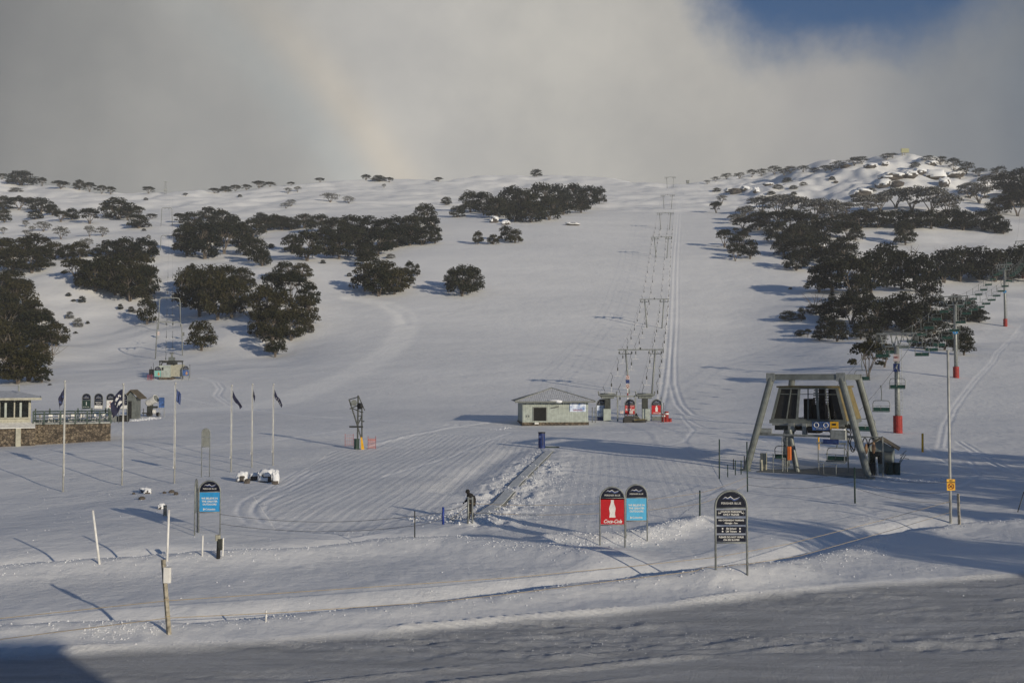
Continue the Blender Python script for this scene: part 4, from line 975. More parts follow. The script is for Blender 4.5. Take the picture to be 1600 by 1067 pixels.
# ---------------------------------------------------------------- chairlift
LR = math.atan2(.56, 1.0)
def chairlift():
    px = 84/F; g0 = gz((1262-800)*px, 84)
    org = Vector((uv(1262, 740)[0]*84, 84, g0))
    ax = Vector((math.sin(LR), math.cos(LR), 0)); ex = Vector((math.cos(LR), -math.sin(LR), 0))
    t = thing('chairlift_station', 'large grey steel chairlift station on slanted tube legs', 'lift station', org, -LR)
    Z = lambda y: 8.5-(y-590)*px-g0
    X = lambda x: (x-1262)*px/math.cos(LR-.3)
    dp = 8.0; zt = Z(589)
    def gl(x, y): p = org+ex*x+ax*y; return gz(p.x, p.y)-g0-.15
    legs = [((X(1208), 0), (X(1171)-.0, -.9)), ((X(1313), 0), (X(1353), -.6)), ((X(1206), dp), (X(1190), dp+.8)), ((X(1313), dp), (X(1348), dp+.8))]
    for (a, c) in legs:
        b = MB(); b.bar((a[0], a[1], zt-.1), (c[0], c[1], gl(*c)), .30, .30, 14); b.bar((c[0], c[1], gl(*c)+.05), (c[0], c[1], gl(*c)+.3), .48, n=14); b.build('leg', 'greypaint', t, False)
    b = MB()
    xl, xr = X(1208), X(1313)
    for q in (0, dp): b = MB(); b.box(((xl+xr)/2, q, zt), (xr-xl+.5, .42, .52)); b.build('top_beam', 'greypaint', t)
    for q in (xl, xr): b = MB(); b.box((q, dp/2, zt-.01), (.40, dp-.44, .48)); b.build('side_beam', 'greypaint', t)
    # machine house
    y0, y1 = .9, 6.8; zb, zh = Z(657), Z(606)
    xb0, xb1, xt0, xt1 = X(1204), X(1316), X(1217), X(1304)
    b = MB(); w = .08
    b.hull([(xb1, y0, zb), (xb1+.1, y0, zb), (xb1+.1, y1+.8, zb), (xb1, y1+.8, zb)], [(xt1, y0, zh), (xt1+.1, y0, zh), (xt1+.1, y1, zh), (xt1, y1, zh)])
    b.build('side_cladding', 'ochre', t)
    b = MB(); b.hull([(xb0-.1, y0, zb), (xb0, y0, zb), (xb0, y1+.8, zb), (xb0-.1, y1+.8, zb)], [(xt0-.1, y0, zh), (xt0, y0, zh), (xt0, y1, zh), (xt0-.1, y1, zh)]); b.build('side_wall', 'greypaint', t)
    b = MB(); b.box(((xt0+xt1)/2, (y0+y1)/2, zh+.08), (xt1-xt0+.5, y1-y0+.3, .14)); b.build('roof', 'ochre', t)
    b = MB(); b.box(((xb0+xb1)/2, (y0+y1)/2+.2, zb-.16), (xb1-xb0+.3, y1-y0+.9, .30)); b.build('floor_beam', 'greypaint', t)
    b = MB(); b.box(((xb0+xb1)/2+.0, y0-.18, zb-.38), (xb1-xb0-.2, .2, .22)); b.box((X(1236), y0-.3, zb-.6), (.5, .5, .7)); b.box((X(1256), y0-.3, zb-.75), (.35, .5, 1.0)); b.build('lower_beam', 'galv', t)
    f = lambda x, z: x+(( (xt0 if x < 0 else xt1)-(xb0 if x < 0 else xb1))*(z-zb)/(zh-zb)*abs(x)/abs(xb0 if x < 0 else xb1))
    b = MB()
    for x, ww in ((1204.8, .22), (1227, .07), (1243, .20), (1260, .08), (1276, .20), (1293, .07), (1314.8, .22)):
        xa = X(x); b.hull([(xa-ww/2, y0-.07, zb), (xa+ww/2, y0-.07, zb), (xa+ww/2, y0+.05, zb), (xa-ww/2, y0+.05, zb)], [(f(xa, zh)-ww/2, y0-.07, zh), (f(xa, zh)+ww/2, y0-.07, zh), (f(xa, zh)+ww/2, y0+.05, zh), (f(xa, zh)-ww/2, y0+.05, zh)])
    b.box(((xt0+xt1)/2, y0-.02, zh-.03), (xt1-xt0, .16, .14)); b.box(((xb0+xb1)/2, y0-.02, zb+.05), (xb1-xb0, .16, .1)); b.box(((xb0+xb1)/2, y0-.0, zh-.55), (xt1-xt0+.2, .06, .06))
    b.build('window_frame', 'greypaint', t)
    for xa, xc in ((1206, 1226), (1228, 1242), (1301, 1313)):
        b = MB(); A, C = X(xa), X(xc); b.hull([(A, y0+.1, zb), (C, y0+.1, zb), (C, y0+.16, zb), (A, y0+.16, zb)], [(f(A, zh), y0+.1, zh), (f(C, zh), y0+.1, zh), (f(C, zh), y0+.16, zh), (f(A, zh), y0+.16, zh)]); b.build('window_pane', 'black', t)
    b = MB(); zz = zb+.15
    while zz < zh-.1:
        xa, xc = f(X(1243), zz), f(X(1294), zz); b.box(((xa+xc)/2, y1-.2, zz), (xc-xa, .05, .085)); zz += .235
    b.build('rear_louvres', 'shadowgap', t)
    b = MB(); b.box((X(1252), 3.5, zb+.9), (.7, 1.4, 1.8)); b.box((X(1267), 4, zb+.65), (1.0, 1.6, 1.3)); b.box((X(1270), 4, zb+1.9), (.5, .5, 1.6)); b.box((X(1301), 3.6, zb+1.0), (.9, 2, 2.0)); b.bar((X(1285), 4, zb), (X(1285), 4, zh), .16); b.bar((X(1281), 4, zb), (X(1281), 4, zh), .09); b.box((X(1215), 4, (zb+zh)/2), (.6, 3, zh-zb-.2)); b.build('drive_machinery', 'black', t)
    b = MB()
    for x0, x1 in ((1207, 1222), (1240, 1228), (1296, 1283), (1300, 1312)): b.bar((X(x0), 1.4, zb-.2), (X(x1), 3.6, zb-1.1), .08, n=6)
    b.box((X(1222), 2.2, zb-.62), (1.5, 2.6, .55)); b.box((X(1288), 2.4, zb-.65), (1.3, 2.4, .6)); b.box((X(1300), 5.4, zb-.6), (2.0, .4, .5)); b.box((X(1216), 5.6, zb-.6), (2.2, .4, .5)); b.build('drive_frame', 'darksteel', t)
    b = MB()
    for k in range(8): b.bar((X(1248)+k*.30, 1.6, zb-.3), (X(1248)+k*.30, 1.6, zb-.95), .05, n=5)
    b.tube([(X(1322), .2, zb-.2), (X(1326), .1, zb-.9), (X(1322), .1, zb-1.7), (X(1330), 0, zb-2.4)], .05, 5); b.build('hoses', 'black', t)
    for sx in (-1, 1): b = MB(); b.bar((sx*2.2, 4.6, zb-.85), (sx*2.2, 11.6, zb-.5), .09, n=6); b.box((sx*2.2, 9.5, zb-.65), (.35, 2.2, .3)); b.build('guide_rail', 'galv', t)
    for q in ((X(1208), zt), (X(1313), zt)): b = MB(); b.box((q[0], -.24, zt), (.75, .06, .7)); b.build('gusset_plate', 'galv', t)
    # bullwheel and lower steelwork
    b = MB(); b.bar((0, 4, zb-.95), (0, 4, zb-.75), 2.25, n=28); b.bar((0, 4, zb-.95), (0, 4, zb-.3), .35, n=12); b.build('bullwheel', 'darksteel', t)
    zc = Z(680)
    b = MB(); b.bar((X(1187), -.2, zc), (X(1330), -.2, zc), .10); b.bar((X(1185), -.25, Z(675)), (X(1208), -.1, Z(675)), .27, n=12); b.build('cross_tube', 'galv', t, False)
    b = MB(); b.box((X(1310), -.45, Z(677)), (1.3, .7, .8), bev=.06); b.build('tension_box', 'galv', t)
    b = MB(); b.box((X(1310), -.45, Z(669)), (1.1, .6, .12), bev=.06); b.build('snow_cap', 'snow', t)
    b = MB(); b.box((X(1270), 1.0, Z(672)), (1.0, 1.2, .5)); b.build('gearbox', 'black', t)
    b = MB(); b.box((X(1284), -.3, Z(664.5)), (1.45, .05, .72)); b.build('notice_board', 'midblue', t)
    b = MB()
    for x in (1277, 1291): b.tube([(X(x)+.19*math.cos(a), -.34, Z(663)+.19*math.sin(a)) for a in [i*math.pi/8 for i in range(17)]], .03, 4, False)
    b.build('notice_rings', 'white', t)
    text('lettering', 'LOWER BAR', .15, (X(1284), -.335, Z(668.5)), 'white', t)
    b = MB(); b.box((X(1303), -.3, Z(664)), (.68, .05, .72)); b.build('warning_board', 'yellow', t)
    b = MB(); b.box((X(1303), -.34, Z(661.5)), (.3, .02, .16)); b.box((X(1303), -.34, Z(666.5)), (.42, .02, .05)); b.box((X(1303), -.34, Z(668.5)), (.42, .02, .05)); b.build('warning_marks', 'black', t)
    b = MB(); b.bar((X(1234), .2, Z(672)), (X(1246), .2, gl(X(1246), .2)), .22, .25, 12); b.build('central_leg', 'greypaint', t); b = MB(); b.bar((X(1226), 3.2, Z(672)), (X(1214), 3.6, gl(X(1214), 3.6)), .24, .26, 12); b.build('central_leg', 'greypaint', t)
    b = MB()
    for x in (1225, 1232.5): b.bar((X(x), -.3, 0), (X(x), -.3, Z(684)), .035, n=5)
    z = .3
    while z < Z(686): b.bar((X(1225), -.3, z), (X(1232.5), -.3, z), .022, n=5); z += .3
    b.build('ladder', 'galv', t)
    b = MB(); b.box((X(1236), -.32, Z(708)), (.34, .2, 1.15), bev=.05); b.build('safety_mat', 'orange', t)
    b = MB()
    for x0, x1, y0_, y1_ in ((1280.5, 1281.7, 690, 720), (1318.5, 1319.7, 690, 720)): b.box(((X(x0)+X(x1))/2, -.8, (Z(y0_)+Z(y1_))/2), (.07, .07, Z(y0_)-Z(y1_)))
    b.box((X(1300), -.8, Z(719.5)), (2.15, .07, .07)); b.box((X(1300), -.8, Z(690)), (2.4, .1, .16)); b.build('gate_frame', 'galv', t)
    b = MB(); b.box((X(1300), -.88, Z(687.5)), (1.25, .05, .38)); b.build('header_board', 'boothblue', t)
    text('lettering', 'WAIT HERE', .2, (X(1300), -.915, Z(687.5)), 'midblue', t)
    b = MB()
    for x in (1215, 1230.5, 1233, 1283, 1290, 1308): b.bar((X(x), -1.2, gl(X(x), -1.2)), (X(x), -1.2, gl(X(x), -1.2)+.15+(1.3 if x < 1250 else .95)), .035, n=5)
    for z in (.55, 1.2): b.bar((X(1215), -1.2, z), (X(1233), -1.2, z), .03, n=5)
    b.bar((X(1283), -1.2, .85), (X(1308), -1.2, .85), .03, n=5); b.build('handrail', 'galv', t)
    b = MB(); b.box((X(1192), .6, .85+gl(X(1192), .6)), (.5, .4, 1.5), bev=.04); b.bar((X(1192.5), -.3, gl(X(1193), -.3)), (X(1192.5), -.3, 1.0), .13); b.build('control_cabinet', 'cream', t)
    b = MB(); b.prism([(X(1190), -1.4), (X(1350), -1.4), (X(1350), 6), (X(1190), 6)], gl(0, 0)-.9, .06); b.build('shade_slab', 'board', t)  # added dark slab standing in for the shaded snow under the station

    # line geometry
    def pt(Y): # centre of the line
        return org+ax*0+Vector((.56*(Y-84), Y-84, 0)) if Y <= 186 else Vector((org.x+.56*102+.6*(Y-186), Y, 0))
    tw = [(121, 12.2), (186, 15.4), (280, 17.6), (374, 14.2)]
    nodes = [(86, g0+zb-.85)]; G = 'chairlift towers on the right slope'
    labs = ['nearest chairlift tower right of the station, red pad below and signs near its top', 'second chairlift tower behind the very tall pole, red pad and round blue number', 'third chairlift tower high on the right, red pad and blue number', 'chairlift tower cut by the right edge of the picture']
    px4 = [1403, 1494, 1571, 1598]; yb4 = [676, 590, 514, 430]
    for i, (Y, h) in enumerate(tw):
        u = uv(px4[i], yb4[i])[0]; g = Vector((u*Y, Y, gz(u*Y, Y)))
        t = thing('chairlift_tower', labs[i], 'lift tower', g, -LR, G)
        b = MB(); b.bar((0, 0, -.6), (0, 0, h-1.6), .34, .30, 14); b.build('mast', 'galv', t, True)
        b = MB(); b.bar((0, 0, -.2), (0, 0, 2.1), .54, n=14); b.build('safety_pad', 'redpad', t, False)
        b = MB(); b.box((0, 0, h), (4.7, .3, .2)); b.box((0, 0, h-1.6), (3.0, .35, .18))
        for s in (-1, 1):
            b.bar((s*.3, 0, h-1.6), (s*.75, 0, h), .07); b.bar((s*.3, 0, h-1.6), (-s*.05, 0, h), .07); b.bar((s*1.5, 0, h-1.6), (s*1.95, 0, h), .06); b.bar((s*1.5, 0, h-1.6), (s*1.1, 0, h), .06)
        b.build('crossarm', 'galv', t)
        for s in (-1, 1):
            b = MB(); b.box((s*2.2, 0, h-.55), (.12, 3.6, .22))
            for q in range(6): b.bar((s*2.2-.07, -1.6+q*.64, h-.75), (s*2.2+.07, -1.6+q*.64, h-.75), .22, n=10)
            b.bar((s*2.2, 0, h-.5), (s*2.2, 0, h), .07); b.build('sheave_train', 'darksteel', t)
        b = MB()
        for z in range(3, int(h-2)): b.bar((.34, 0, z), (.55, 0, z), .02, n=4)
        b.bar((.55, 0, 2.3), (.55, 0, h-1.6), .025, n=4); b.build('ladder', 'galv', t)
        if i == 0:
            b = MB(); b.box((0, -.4, h-3.0), (.75, .05, .9)); b.build('warning_board', 'pinksign', t); b = MB(); b.box((0, -.42, h-4.2), (.75, .05, 1.0)); b.build('notice_board', 'boothblue', t)
            text('lettering', 'NO', .3, (0, -.47, h-2.95), 'redpad', t, bold=.01); text('lettering', '1', .6, (0, -.47, h-4.2), 'white', t)
        else:
            b = MB(); b.bar((0, -.42, h*.56), (0, -.36, h*.56), .42, n=16); b.box((0, -.40, h*.56), (.9, .05, .5)); b.build('number_plate', 'blue', t)
            text('lettering', str(i+1), .5, (0, -.44, h*.56), 'white', t, bold=.01)
        nodes.append((Y, g.z+h-.5, g.x))
    nodes.append((480, nodes[-1][1]+28, .52*480+2)); nodes[0] = (86, nodes[0][1], org.x+.56*2)
    NY = [n[0] for n in nodes]; NZ = [n[1] for n in nodes]; NX = [n[2] for n in nodes]
    def cab(o, Y):
        k = max(i for i in range(len(NY)-1) if NY[i] <= Y); a, c = NY[k], NY[k+1]; q = (Y-a)/(c-a)
        return Vector((NX[k]+(NX[k+1]-NX[k])*q+o*ex.x, Y+o*ex.y, NZ[k]+(NZ[k+1]-NZ[k])*q-(c-a)*.02*4*q*(1-q)))
    for k, o in enumerate((-2.2, 2.2)):
        P = [cab(o, 86+(479-86)*i/90) for i in range(91)]
        b = MB(); b.tube(P, .026, 4); tag(b.build('haul_cable', 'cable', None), f'{["left","right"][k]} haul cable of the chairlift', 'cable', 'haul cables of the chairlift')
    # chairs
    t = thing('lift_chair', 'x', 'chair', (0, 0, 0), 0, 'green chairs on the chairlift')
    b = MB(); b.tube([(0, 0, .05), (0, .03, -.15), (0, .35, -.5), (0, .42, -.85), (0, .12, -1.3), (0, 0, -1.45)], .045, 6); b.box((0, 0, .02), (.12, .4, .14)); k1 = b.build('hanger', 'greypaint', t)
    b = MB(); w = .82; b.tube([(-w, -.35, -2.55), (-w, .0, -2.55), (-w, .12, -1.75), (-w+.1, .06, -1.52), (-w+.3, 0, -1.45), (w-.3, 0, -1.45), (w-.1, .06, -1.52), (w, .12, -1.75), (w, 0, -2.55), (w, -.35, -2.55)], .038, 6); k2 = b.build('frame', 'greypaint', t)
    b = MB(); b.hull([(-w+.05, .0, -2.52), (w-.05, .0, -2.52), (w-.05, .05, -2.52), (-w+.05, .05, -2.52)], [(-w+.05, .08, -2.16), (w-.05, .08, -2.16), (w-.05, .13, -2.16), (-w+.05, .13, -2.16)]); k3 = b.build('backrest', 'chairgreen', t)
    b = MB(); b.box((0, -.22, -2.57), (2*w-.06, .48, .06)); k4 = b.build('seat', 'chairgreen', t)
    b = MB(); b.tube([(-w, .02, -1.9), (-w, -.42, -1.98), (w, -.42, -1.98), (w, .02, -1.9)], .022, 5); b.bar((0, -.42, -1.98), (0, -.42, -2.35), .02, n=4); k5 = b.build('safety_bar', 'greypaint', t)
    proto = (t, [k1, k2, k3, k4, k5]); first = True
    near = {0: [84.6, 104.5, 113, 124, 131, 140.5, 149, 158, 167], 1: [84.6, 95.5, 102, 110, 126, 135, 143, 153, 163, 173]}
    for k, o in enumerate((-2.2, 2.2)):
        Ys = near[k][:]; Y = Ys[-1]
        while Y < 330: Y += 10.5; Ys.append(Y)
        for n, Y in enumerate(Ys):
            if Y < 86: p = cab(o, 86); p -= ax*1.2
            else: p = cab(o, Y)
            rz = -LR+(math.pi if k == 0 else 0)+random.uniform(-.05, .05)
            if first: t.location = p; t.rotation_euler = (0, 0, rz); r = t; first = False
            else: r = CT(*proto, p, rz)
            r['label'] = f'{ordi(n)} green chair up the {["left","right"][k]} cable of the chairlift'
    # operator hut
    D = ground(1375, 740).y; s = D/F; g = ground(1376, 739)
    t = thing('lift_hut', 'small grey-green hut with brown gable roof right of the chairlift station', 'hut', g, R(-24))
    w, d, h = 44*s*.86, 2.2, 2.15
    b = MB(); b.box((0, d/2, h/2-.1), (w, d, h+.2)); b.build('wall', 'greenpaint', t)
    b = MB(); b.box((-.35, -.02, 1.35), (1.0, .06, .95)); b.build('window', 'glass', t)
    b = MB(); b.box((-.35, -.05, .85), (1.15, .1, .07)); b.build('window_sill', 'green', t)
    b = MB(); b.box((.62, -.03, .95), (.6, .05, 1.9)); b.build('door', 'greypaint', t)
    b = MB(); rh = .75
    b.add([(-w/2-.35, -.5, h-.12), (0, -.5, h+rh), (w/2+.45, -.5, h-.15), (w/2+.45, d+.5, h-.15), (0, d+.5, h+rh), (-w/2-.35, d+.5, h-.12),
           (-w/2-.35, -.5, h-.02), (0, -.5, h+rh+.12), (w/2+.45, -.5, h-.05), (w/2+.45, d+.5, h-.05), (0, d+.5, h+rh+.12), (-w/2-.35, d+.5, h-.02)],
          [(0,1,4,5),(1,2,3,4),(6,11,10,7),(7,10,9,8),(0,6,7,1),(1,7,8,2),(5,4,10,11),(4,3,9,10),(0,5,11,6),(2,8,9,3)]); b.build('roof', 'roofbrown', t)
    b = MB(); b.plate([(-w/2, h-.02), (0, h+rh-.05), (w/2, h-.02)], .05, .03); b.build('gable', 'greenpaint', t)
    for k, (x, y, m) in enumerate(((1390, 741, 'green'), (1401, 741, 'green'), (1362, 742, 'black'))):
        gg = ground(x, y); b = MB(); b.prism([(.3*math.cos(q*math.pi/6), .3*math.sin(q*math.pi/6)) for q in range(12)], -.1, .95); b.bar((0, 0, .95), (0, 0, 1.0), .33, n=12)
        tag(b.build('bin', m, None, loc=gg), ['dark green bin directly in front of the small hut', 'dark green bin at the right corner of the small hut', 'black bin at the left corner of the small hut'][k], 'bin')
    post('snow_stake', 'thick white stake in front of the small hut door', 'stake', (1371, 742), (1369, 714), .11, 'white')
    gg = ground(1407, 737); b = MB()
    for k in range(5): b.bar((0, 0, .4+.25*k), (-.3+.35*k*.6, 0, .7+.28*k), .035, n=5)
    b.tube([(-.2, 0, 0), (0, 0, .8), (.5, 0, 1.5), (.3, 0, 1.2), (.8, .1, 1.1)], .035, 5); tag(b.build('bent_rack', 'galv', None, loc=gg), 'tangled pipe rack leaning at the right of the small hut', 'rack')
    # skis and coats hung near right leg
    gg = org+ex*X(1340)+ax*2; gg.z = gz(gg.x, gg.y); t = thing('hose_rack', 'rack with coiled hoses and orange bags between the right legs of the chairlift station', 'rack', gg, -LR)
    b = MB(); b.bar((-1.4, 0, -.1), (-1.4, 0, 3.3), .06); b.bar((1.4, 0, -.1), (1.4, 0, 3.3), .06); b.bar((-1.4, 0, 3.2), (1.4, 0, 3.2), .05); b.build('rack_frame', 'galv', t)
    for k in range(4):
        b = MB(); b.tube([(-1.0+k*.5+.2*math.cos(a), -.05, 2.5+.6*math.sin(a)) for a in [i*math.pi/8 for i in range(17)]], .05, 5, False); b.build('hose_coil', 'black', t)
    b = MB(); b.ball((.7, -.15, 2.3), (.16, .16, .5)); b.ball((.1, -.15, 2.2), (.14, .14, .45)); b.build('bag', 'tan', t)
    # T-bar arm above the trees, far right
    g = ground(1502, 404); h = 9.0
# ---------------------------------------------------------------- buildings and equipment
def ticket_hut():
    g = ground(868, 664.5); s = g.y/F
    t = thing('ski_hut', 'pale green hut with corrugated hipped roof beside the T-bar station', 'hut', g, R(5))
    w, d, h = 103*s, 7.0, 37*s
    b = MB(); b.box((0, d/2, h/2+.05), (w, d, h+.1)); b.build('wall', 'greenpaint', t)
    b = MB()
    for i in range(int(w/.3)): b.box((-w/2+.15+i*.3, -.012, h/2+.25), (.035, .024, h-.35))
    b.build('cladding_battens', 'greenpaint', t)
    b = MB(); b.box((0, d/2, .12), (w+.16, d+.16, .62)); b.build('footing', 'stone', t)
    ov, rh = .95, 20*s; zr = h+.05; ax_ = (866-868)*s
    E = [(-w/2-ov-.2, -ov), (w/2+ov-.1, -ov), (w/2+ov, d+ov), (-w/2-ov, d+ov)]
    rdg = [(ax_, d/2-.6), (ax_, d/2+.6)]
    b = MB()
    n = 40
    # front slope with real corrugations
    vs = []; fs = []
    for i in range(n*2+1):
        q = i/(n*2); x = E[0][0]+(E[1][0]-E[0][0])*q; zz = .035*(i % 2)
        # top of this corrugation on the hip lines
        ht = 1-abs(x-ax_)/((ax_-E[0][0]) if x < ax_ else (E[1][0]-ax_)); ht = max(0, min(1, ht))
        vs += [(x, E[0][1], zr+zz), (x, E[0][1]+(rdg[0][1]-E[0][1])*ht, zr+rh*ht+zz)]
    for i in range(n*2): fs.append((2*i, 2*i+2, 2*i+3, 2*i+1))
    b.add(vs, fs); b.build('front_roof', 'roofgrey', t)
    b = MB(); A = [(x, y, zr-.02) for x, y in E]; T = [(rdg[0][0], rdg[0][1], zr+rh-.03), (rdg[1][0], rdg[1][1], zr+rh-.03)]
    b.add(A+T, [(0, 4, 5, 3), (1, 2, 5, 4), (2, 3, 5), (3, 2, 1, 0), (0, 1, 4)]); b.build('roof', 'board', t)
    b = MB(); b.bar((E[0][0], E[0][1], zr+.03), (ax_, rdg[0][1], zr+rh+.03), .10, n=5); b.bar((E[1][0], E[1][1], zr+.03), (ax_, rdg[0][1], zr+rh+.03), .08, n=5); b.box(((E[0][0]+E[1][0])/2, E[0][1]-.03, zr-.08), (E[1][0]-E[0][0], .06, .2)); b.build('fascia', 'board', t)
    b = MB()
    for i in range(9): b.hull([(-w/2+.5+i*w/9, -.75, h-.05), (-w/2+.62+i*w/9, -.75, h-.05), (-w/2+.62+i*w/9, 0, h-.45), (-w/2+.5+i*w/9, 0, h-.45)], [(-w/2+.5+i*w/9, -.75, h+.02), (-w/2+.62+i*w/9, -.75, h+.02), (-w/2+.62+i*w/9, 0, h+.02), (-w/2+.5+i*w/9, 0, h+.02)])
    b.build('eave_brackets', 'greenpaint', t)
    lx = lambda x: (x-868)*s; lz = lambda y: (664.5-y)*s
    b = MB(); b.box((lx(843.5), -.03, (lz(637)+lz(657))/2), (19.5*s, .06, 20.5*s)); b.build('doorway_shade', 'shadowgap', t)  # flat near-black panel on the wall stands in for shade inside the opening
    b = MB(); 
    for x in (833.3, 853.7): b.box((lx(x), -.06, lz(647)), (.10, .1, 21*s))
    b.box((lx(843.5), -.06, lz(636.3)), (21*s, .1, .1)); b.build('door_frame', 'board', t)
    b = MB(); b.box((lx(903), -.07, (lz(630)+lz(643))/2), (25.5*s, .05, 13.5*s)); b.build('banner', 'snowsign', t)
    text('lettering', 'PERISHER', .32, (lx(903), -.11, lz(641)), 'redpad', t)
    b = MB(); b.tube([(lx(861), -.15, lz(637.5)), (lx(868), -.25, lz(636)), (lx(873), -.2, lz(635))], [.06, .10, .12], 6); b.build('lamp_arm', 'board', t)
    for x in (822.5, 826.5): b = MB(); b.box((lx(x), -.05, lz(650)), (.12, .08, .3)); b.build('vent', 'board', t)
    b = MB(); b.box((lx(838), -.25, lz(661)), (.55, .4, .22)); b.build('step', 'white', t)
    b = MB(); b.ball((lx(865), -ov+.2, zr+.12), (1.0, .5, .12)); b.ball((lx(872), -ov+.02, zr-.02), (.5, .25, .22)); b.build('snow_patch', 'snow', t, True)

def left_building():
    D = 107.; s = D/F; LB = R(26); cb, sb = math.cos(LB), math.sin(LB)
    def W2(x, y): return (X0+x*cb-y*sb, D+x*sb+y*cb, g0+zf)
    lx = lambda x: (x-0)*s; 
    X0 = uv(0, 660)[0]*D; g0 = gz(X0+4, D)
    z = lambda y: 8.5-(y-590)*s-g0
    t = thing('lodge', 'cream lodge with large windows at the left edge, stone base below', 'building', (X0, D, g0), LB)
    # main hall runs out of the picture to the left
    b = MB(); b.box((lx(43)/2-9, 6, (z(622)+z(665))/2), (lx(43)+18, 12, z(622)-z(665))); b.build('wall', 'cream', t)
    def gl(x0, x1, y0, y1, m, nm, yy=-.05, d=.06):
        b = MB(); b.box(((lx(x0)+lx(x1))/2, yy, (z(y0)+z(y1))/2), (lx(x1)-lx(x0), d, z(y0)-z(y1))); return b.build(nm, m, t)
    for x0, x1 in ((-40, -22), (-20, -2), (0, 18.5), (21, 39)):
        gl(x0, x1, 628, 652, 'glass', 'window'); gl(x0+.3, x1-.3, 624.2, 626.6, 'glass', 'window')
        gl(x0+6, x0+9, 629, 652, 'greenpaint', 'curtain', -.09, .02)
    for x in (-21, -1, 19.8, 40.5): gl(x-.9, x+.9, 622, 653, 'cream', 'window_frame', -.1, .12)
    gl(-42, 41.5, 652.2, 654, 'cream', 'window_sill', -.14, .2)
    b = MB(); e = z(622)
    b.add([(-20, -1.4, e), (lx(57), -1.4, e), (lx(57), 13, e), (-20, 13, e), (-20, 5.5, z(613)+.1), (lx(20), 5.5, z(613)+.1)], [(0, 1, 5, 4), (1, 2, 5), (2, 3, 4, 5), (3, 2, 1, 0), (0, 4, 3)]); b.build('roof', 'roofgrey', t)
    b = MB(); b.box(((lx(57)-20)/2, -1.42, e-.08), (lx(57)+20, .06, .24)); b.box((lx(57)+.02, 5.8, e-.08), (.06, 14.4, .24)); b.build('fascia', 'cream', t)
    b = MB(); b.bar((lx(25), 3, z(612)), (lx(25), 3, z(612)+.7), .1); b.build('flue', 'galv', t)
    # stone basement
    b = MB(); b.box((lx(50)/2-9, -.6, z(668)/2-.6), (lx(50)+18, 1.0, z(668)+1.2)); b.build('stone_base', 'stone', t)
    b = MB(); b.hull([(-20, -1.5, z(668.5)), (lx(49.5), -1.5, z(668.5)), (lx(49.5), 0, z(663)), (-20, 0, z(663))], [(-20, -1.5, z(667.5)), (lx(49.5), -1.5, z(667.5)), (lx(49.5), 0, z(660)), (-20, 0, z(660))]); b.build('lean_to_roof', 'white', t)
    b = MB(); b.box((lx(26), -1.25, z(682)), (.5, .35, z(668)-z(697))); b.build('buttress', 'cream', t)
    # deck
    dk = thing('deck', 'raised timber deck on a stone wall in front of the lodge', 'deck', (X0, D, g0), LB)
    b = MB(); b.prism([(lx(50), .3), (lx(90), -.15), (lx(160), -.4), (lx(166), 9), (lx(50), 9)], -.9, z(664)); b.build('stone_wall', 'stone', dk)
    b = MB(); b.prism([(lx(46), .1), (lx(90), -.4), (lx(160.6), -.65), (lx(167), 9.3), (lx(46), 9.3)], z(664)+.003, z(661.5)); b.build('deck_floor', 'galv', dk)
    zf = z(661.5); zt = z(647.5)
    xs = [46.5, 62, 85.5, 107, 124.5, 143, 160]
    yy = lambda x: -.3-.3*min(1, max(0, (x-50)/110))
    fn = thing('deck_railing', 'dark green railing with heavy posts round the deck', 'railing', (X0, D, g0), LB)
    for x in xs: b = MB(); b.box((lx(x), yy(x), (zf+zt)/2+.1), (.16, .16, zt-zf+.5)); b.build('post', 'green', fn)
    for k in range(3): b = MB(); b.box((lx(160+k*2), 2.2+k*2.8, (zf+zt)/2+.1), (.16, .16, zt-zf+.5)); b.build('post', 'green', fn)
    b = MB()
    for zz, r in ((zt, .07), (zf+.25, .05)):
        b.tube([(lx(x), yy(x), zz) for x in xs]+[(lx(165), 8.2, zz)], r, 4); b.tube([(lx(46), 8.8, zz), (lx(165), 8.2, zz)], r, 4)
    b.build('rail', 'green', fn)
    for k in range(6): b = MB(); x = lx(50+k*22); b.box((x, 8.75, (zf+zt)/2+.1), (.16, .16, zt-zf+.5)); b.build('post', 'green', fn)
    # terrace furniture
    for k in range(6):
        x = lx(70+k*16); q = thing('terrace_table', f'{ordi(k)} white terrace table from the left on the deck', 'table', W2(x, 2.5+(k % 2)*1.6), 0, 'white tables on the deck')
        b = MB(); b.prism([(.48*math.cos(a*math.pi/8), .48*math.sin(a*math.pi/8)) for a in range(16)], .70, .74); b.build('tabletop', 'white', q)
        b = MB(); b.bar((0, 0, 0), (0, 0, .7), .04); b.bar((0, 0, 0), (0, 0, .03), .28, n=10); b.build('pedestal', 'white', q)
    ch = None; n = 0
    for k in range(6):
        for dx, dy in ((-.75, -.1), (.75, .1), (.1, -.8)):
            p = W2(lx(70+k*16)+dx, 2.5+(k % 2)*1.6+dy); rz = LB+math.atan2(dy, dx)-math.pi/2+random.uniform(-.4, .4)
            if ch is None:
                c = thing('terrace_chair', 'x', 'chair', p, rz, 'white chairs on the deck')
                b = MB(); b.box((0, 0, .43), (.44, .44, .04)); a1 = b.build('seat', 'white', c)
                b = MB(); b.box((0, .22, .68), (.42, .04, .48)); a2 = b.build('backrest', 'white', c)
                ks = [a1, a2]
                for a in (-1, 1):
                    for e_ in (-1, 1): b = MB(); b.bar((a*.19, e_*.19, 0), (a*.18, e_*.18, .42), .02, n=5); ks.append(b.build('leg', 'white', c))
                ch = (c, ks)
            else: c = CT(*ch, p, rz)
            c['label'] = f'white terrace chair {["left of","right of","in front of"][n % 3]} the {ordi(k)} table from the left on the deck'; n += 1
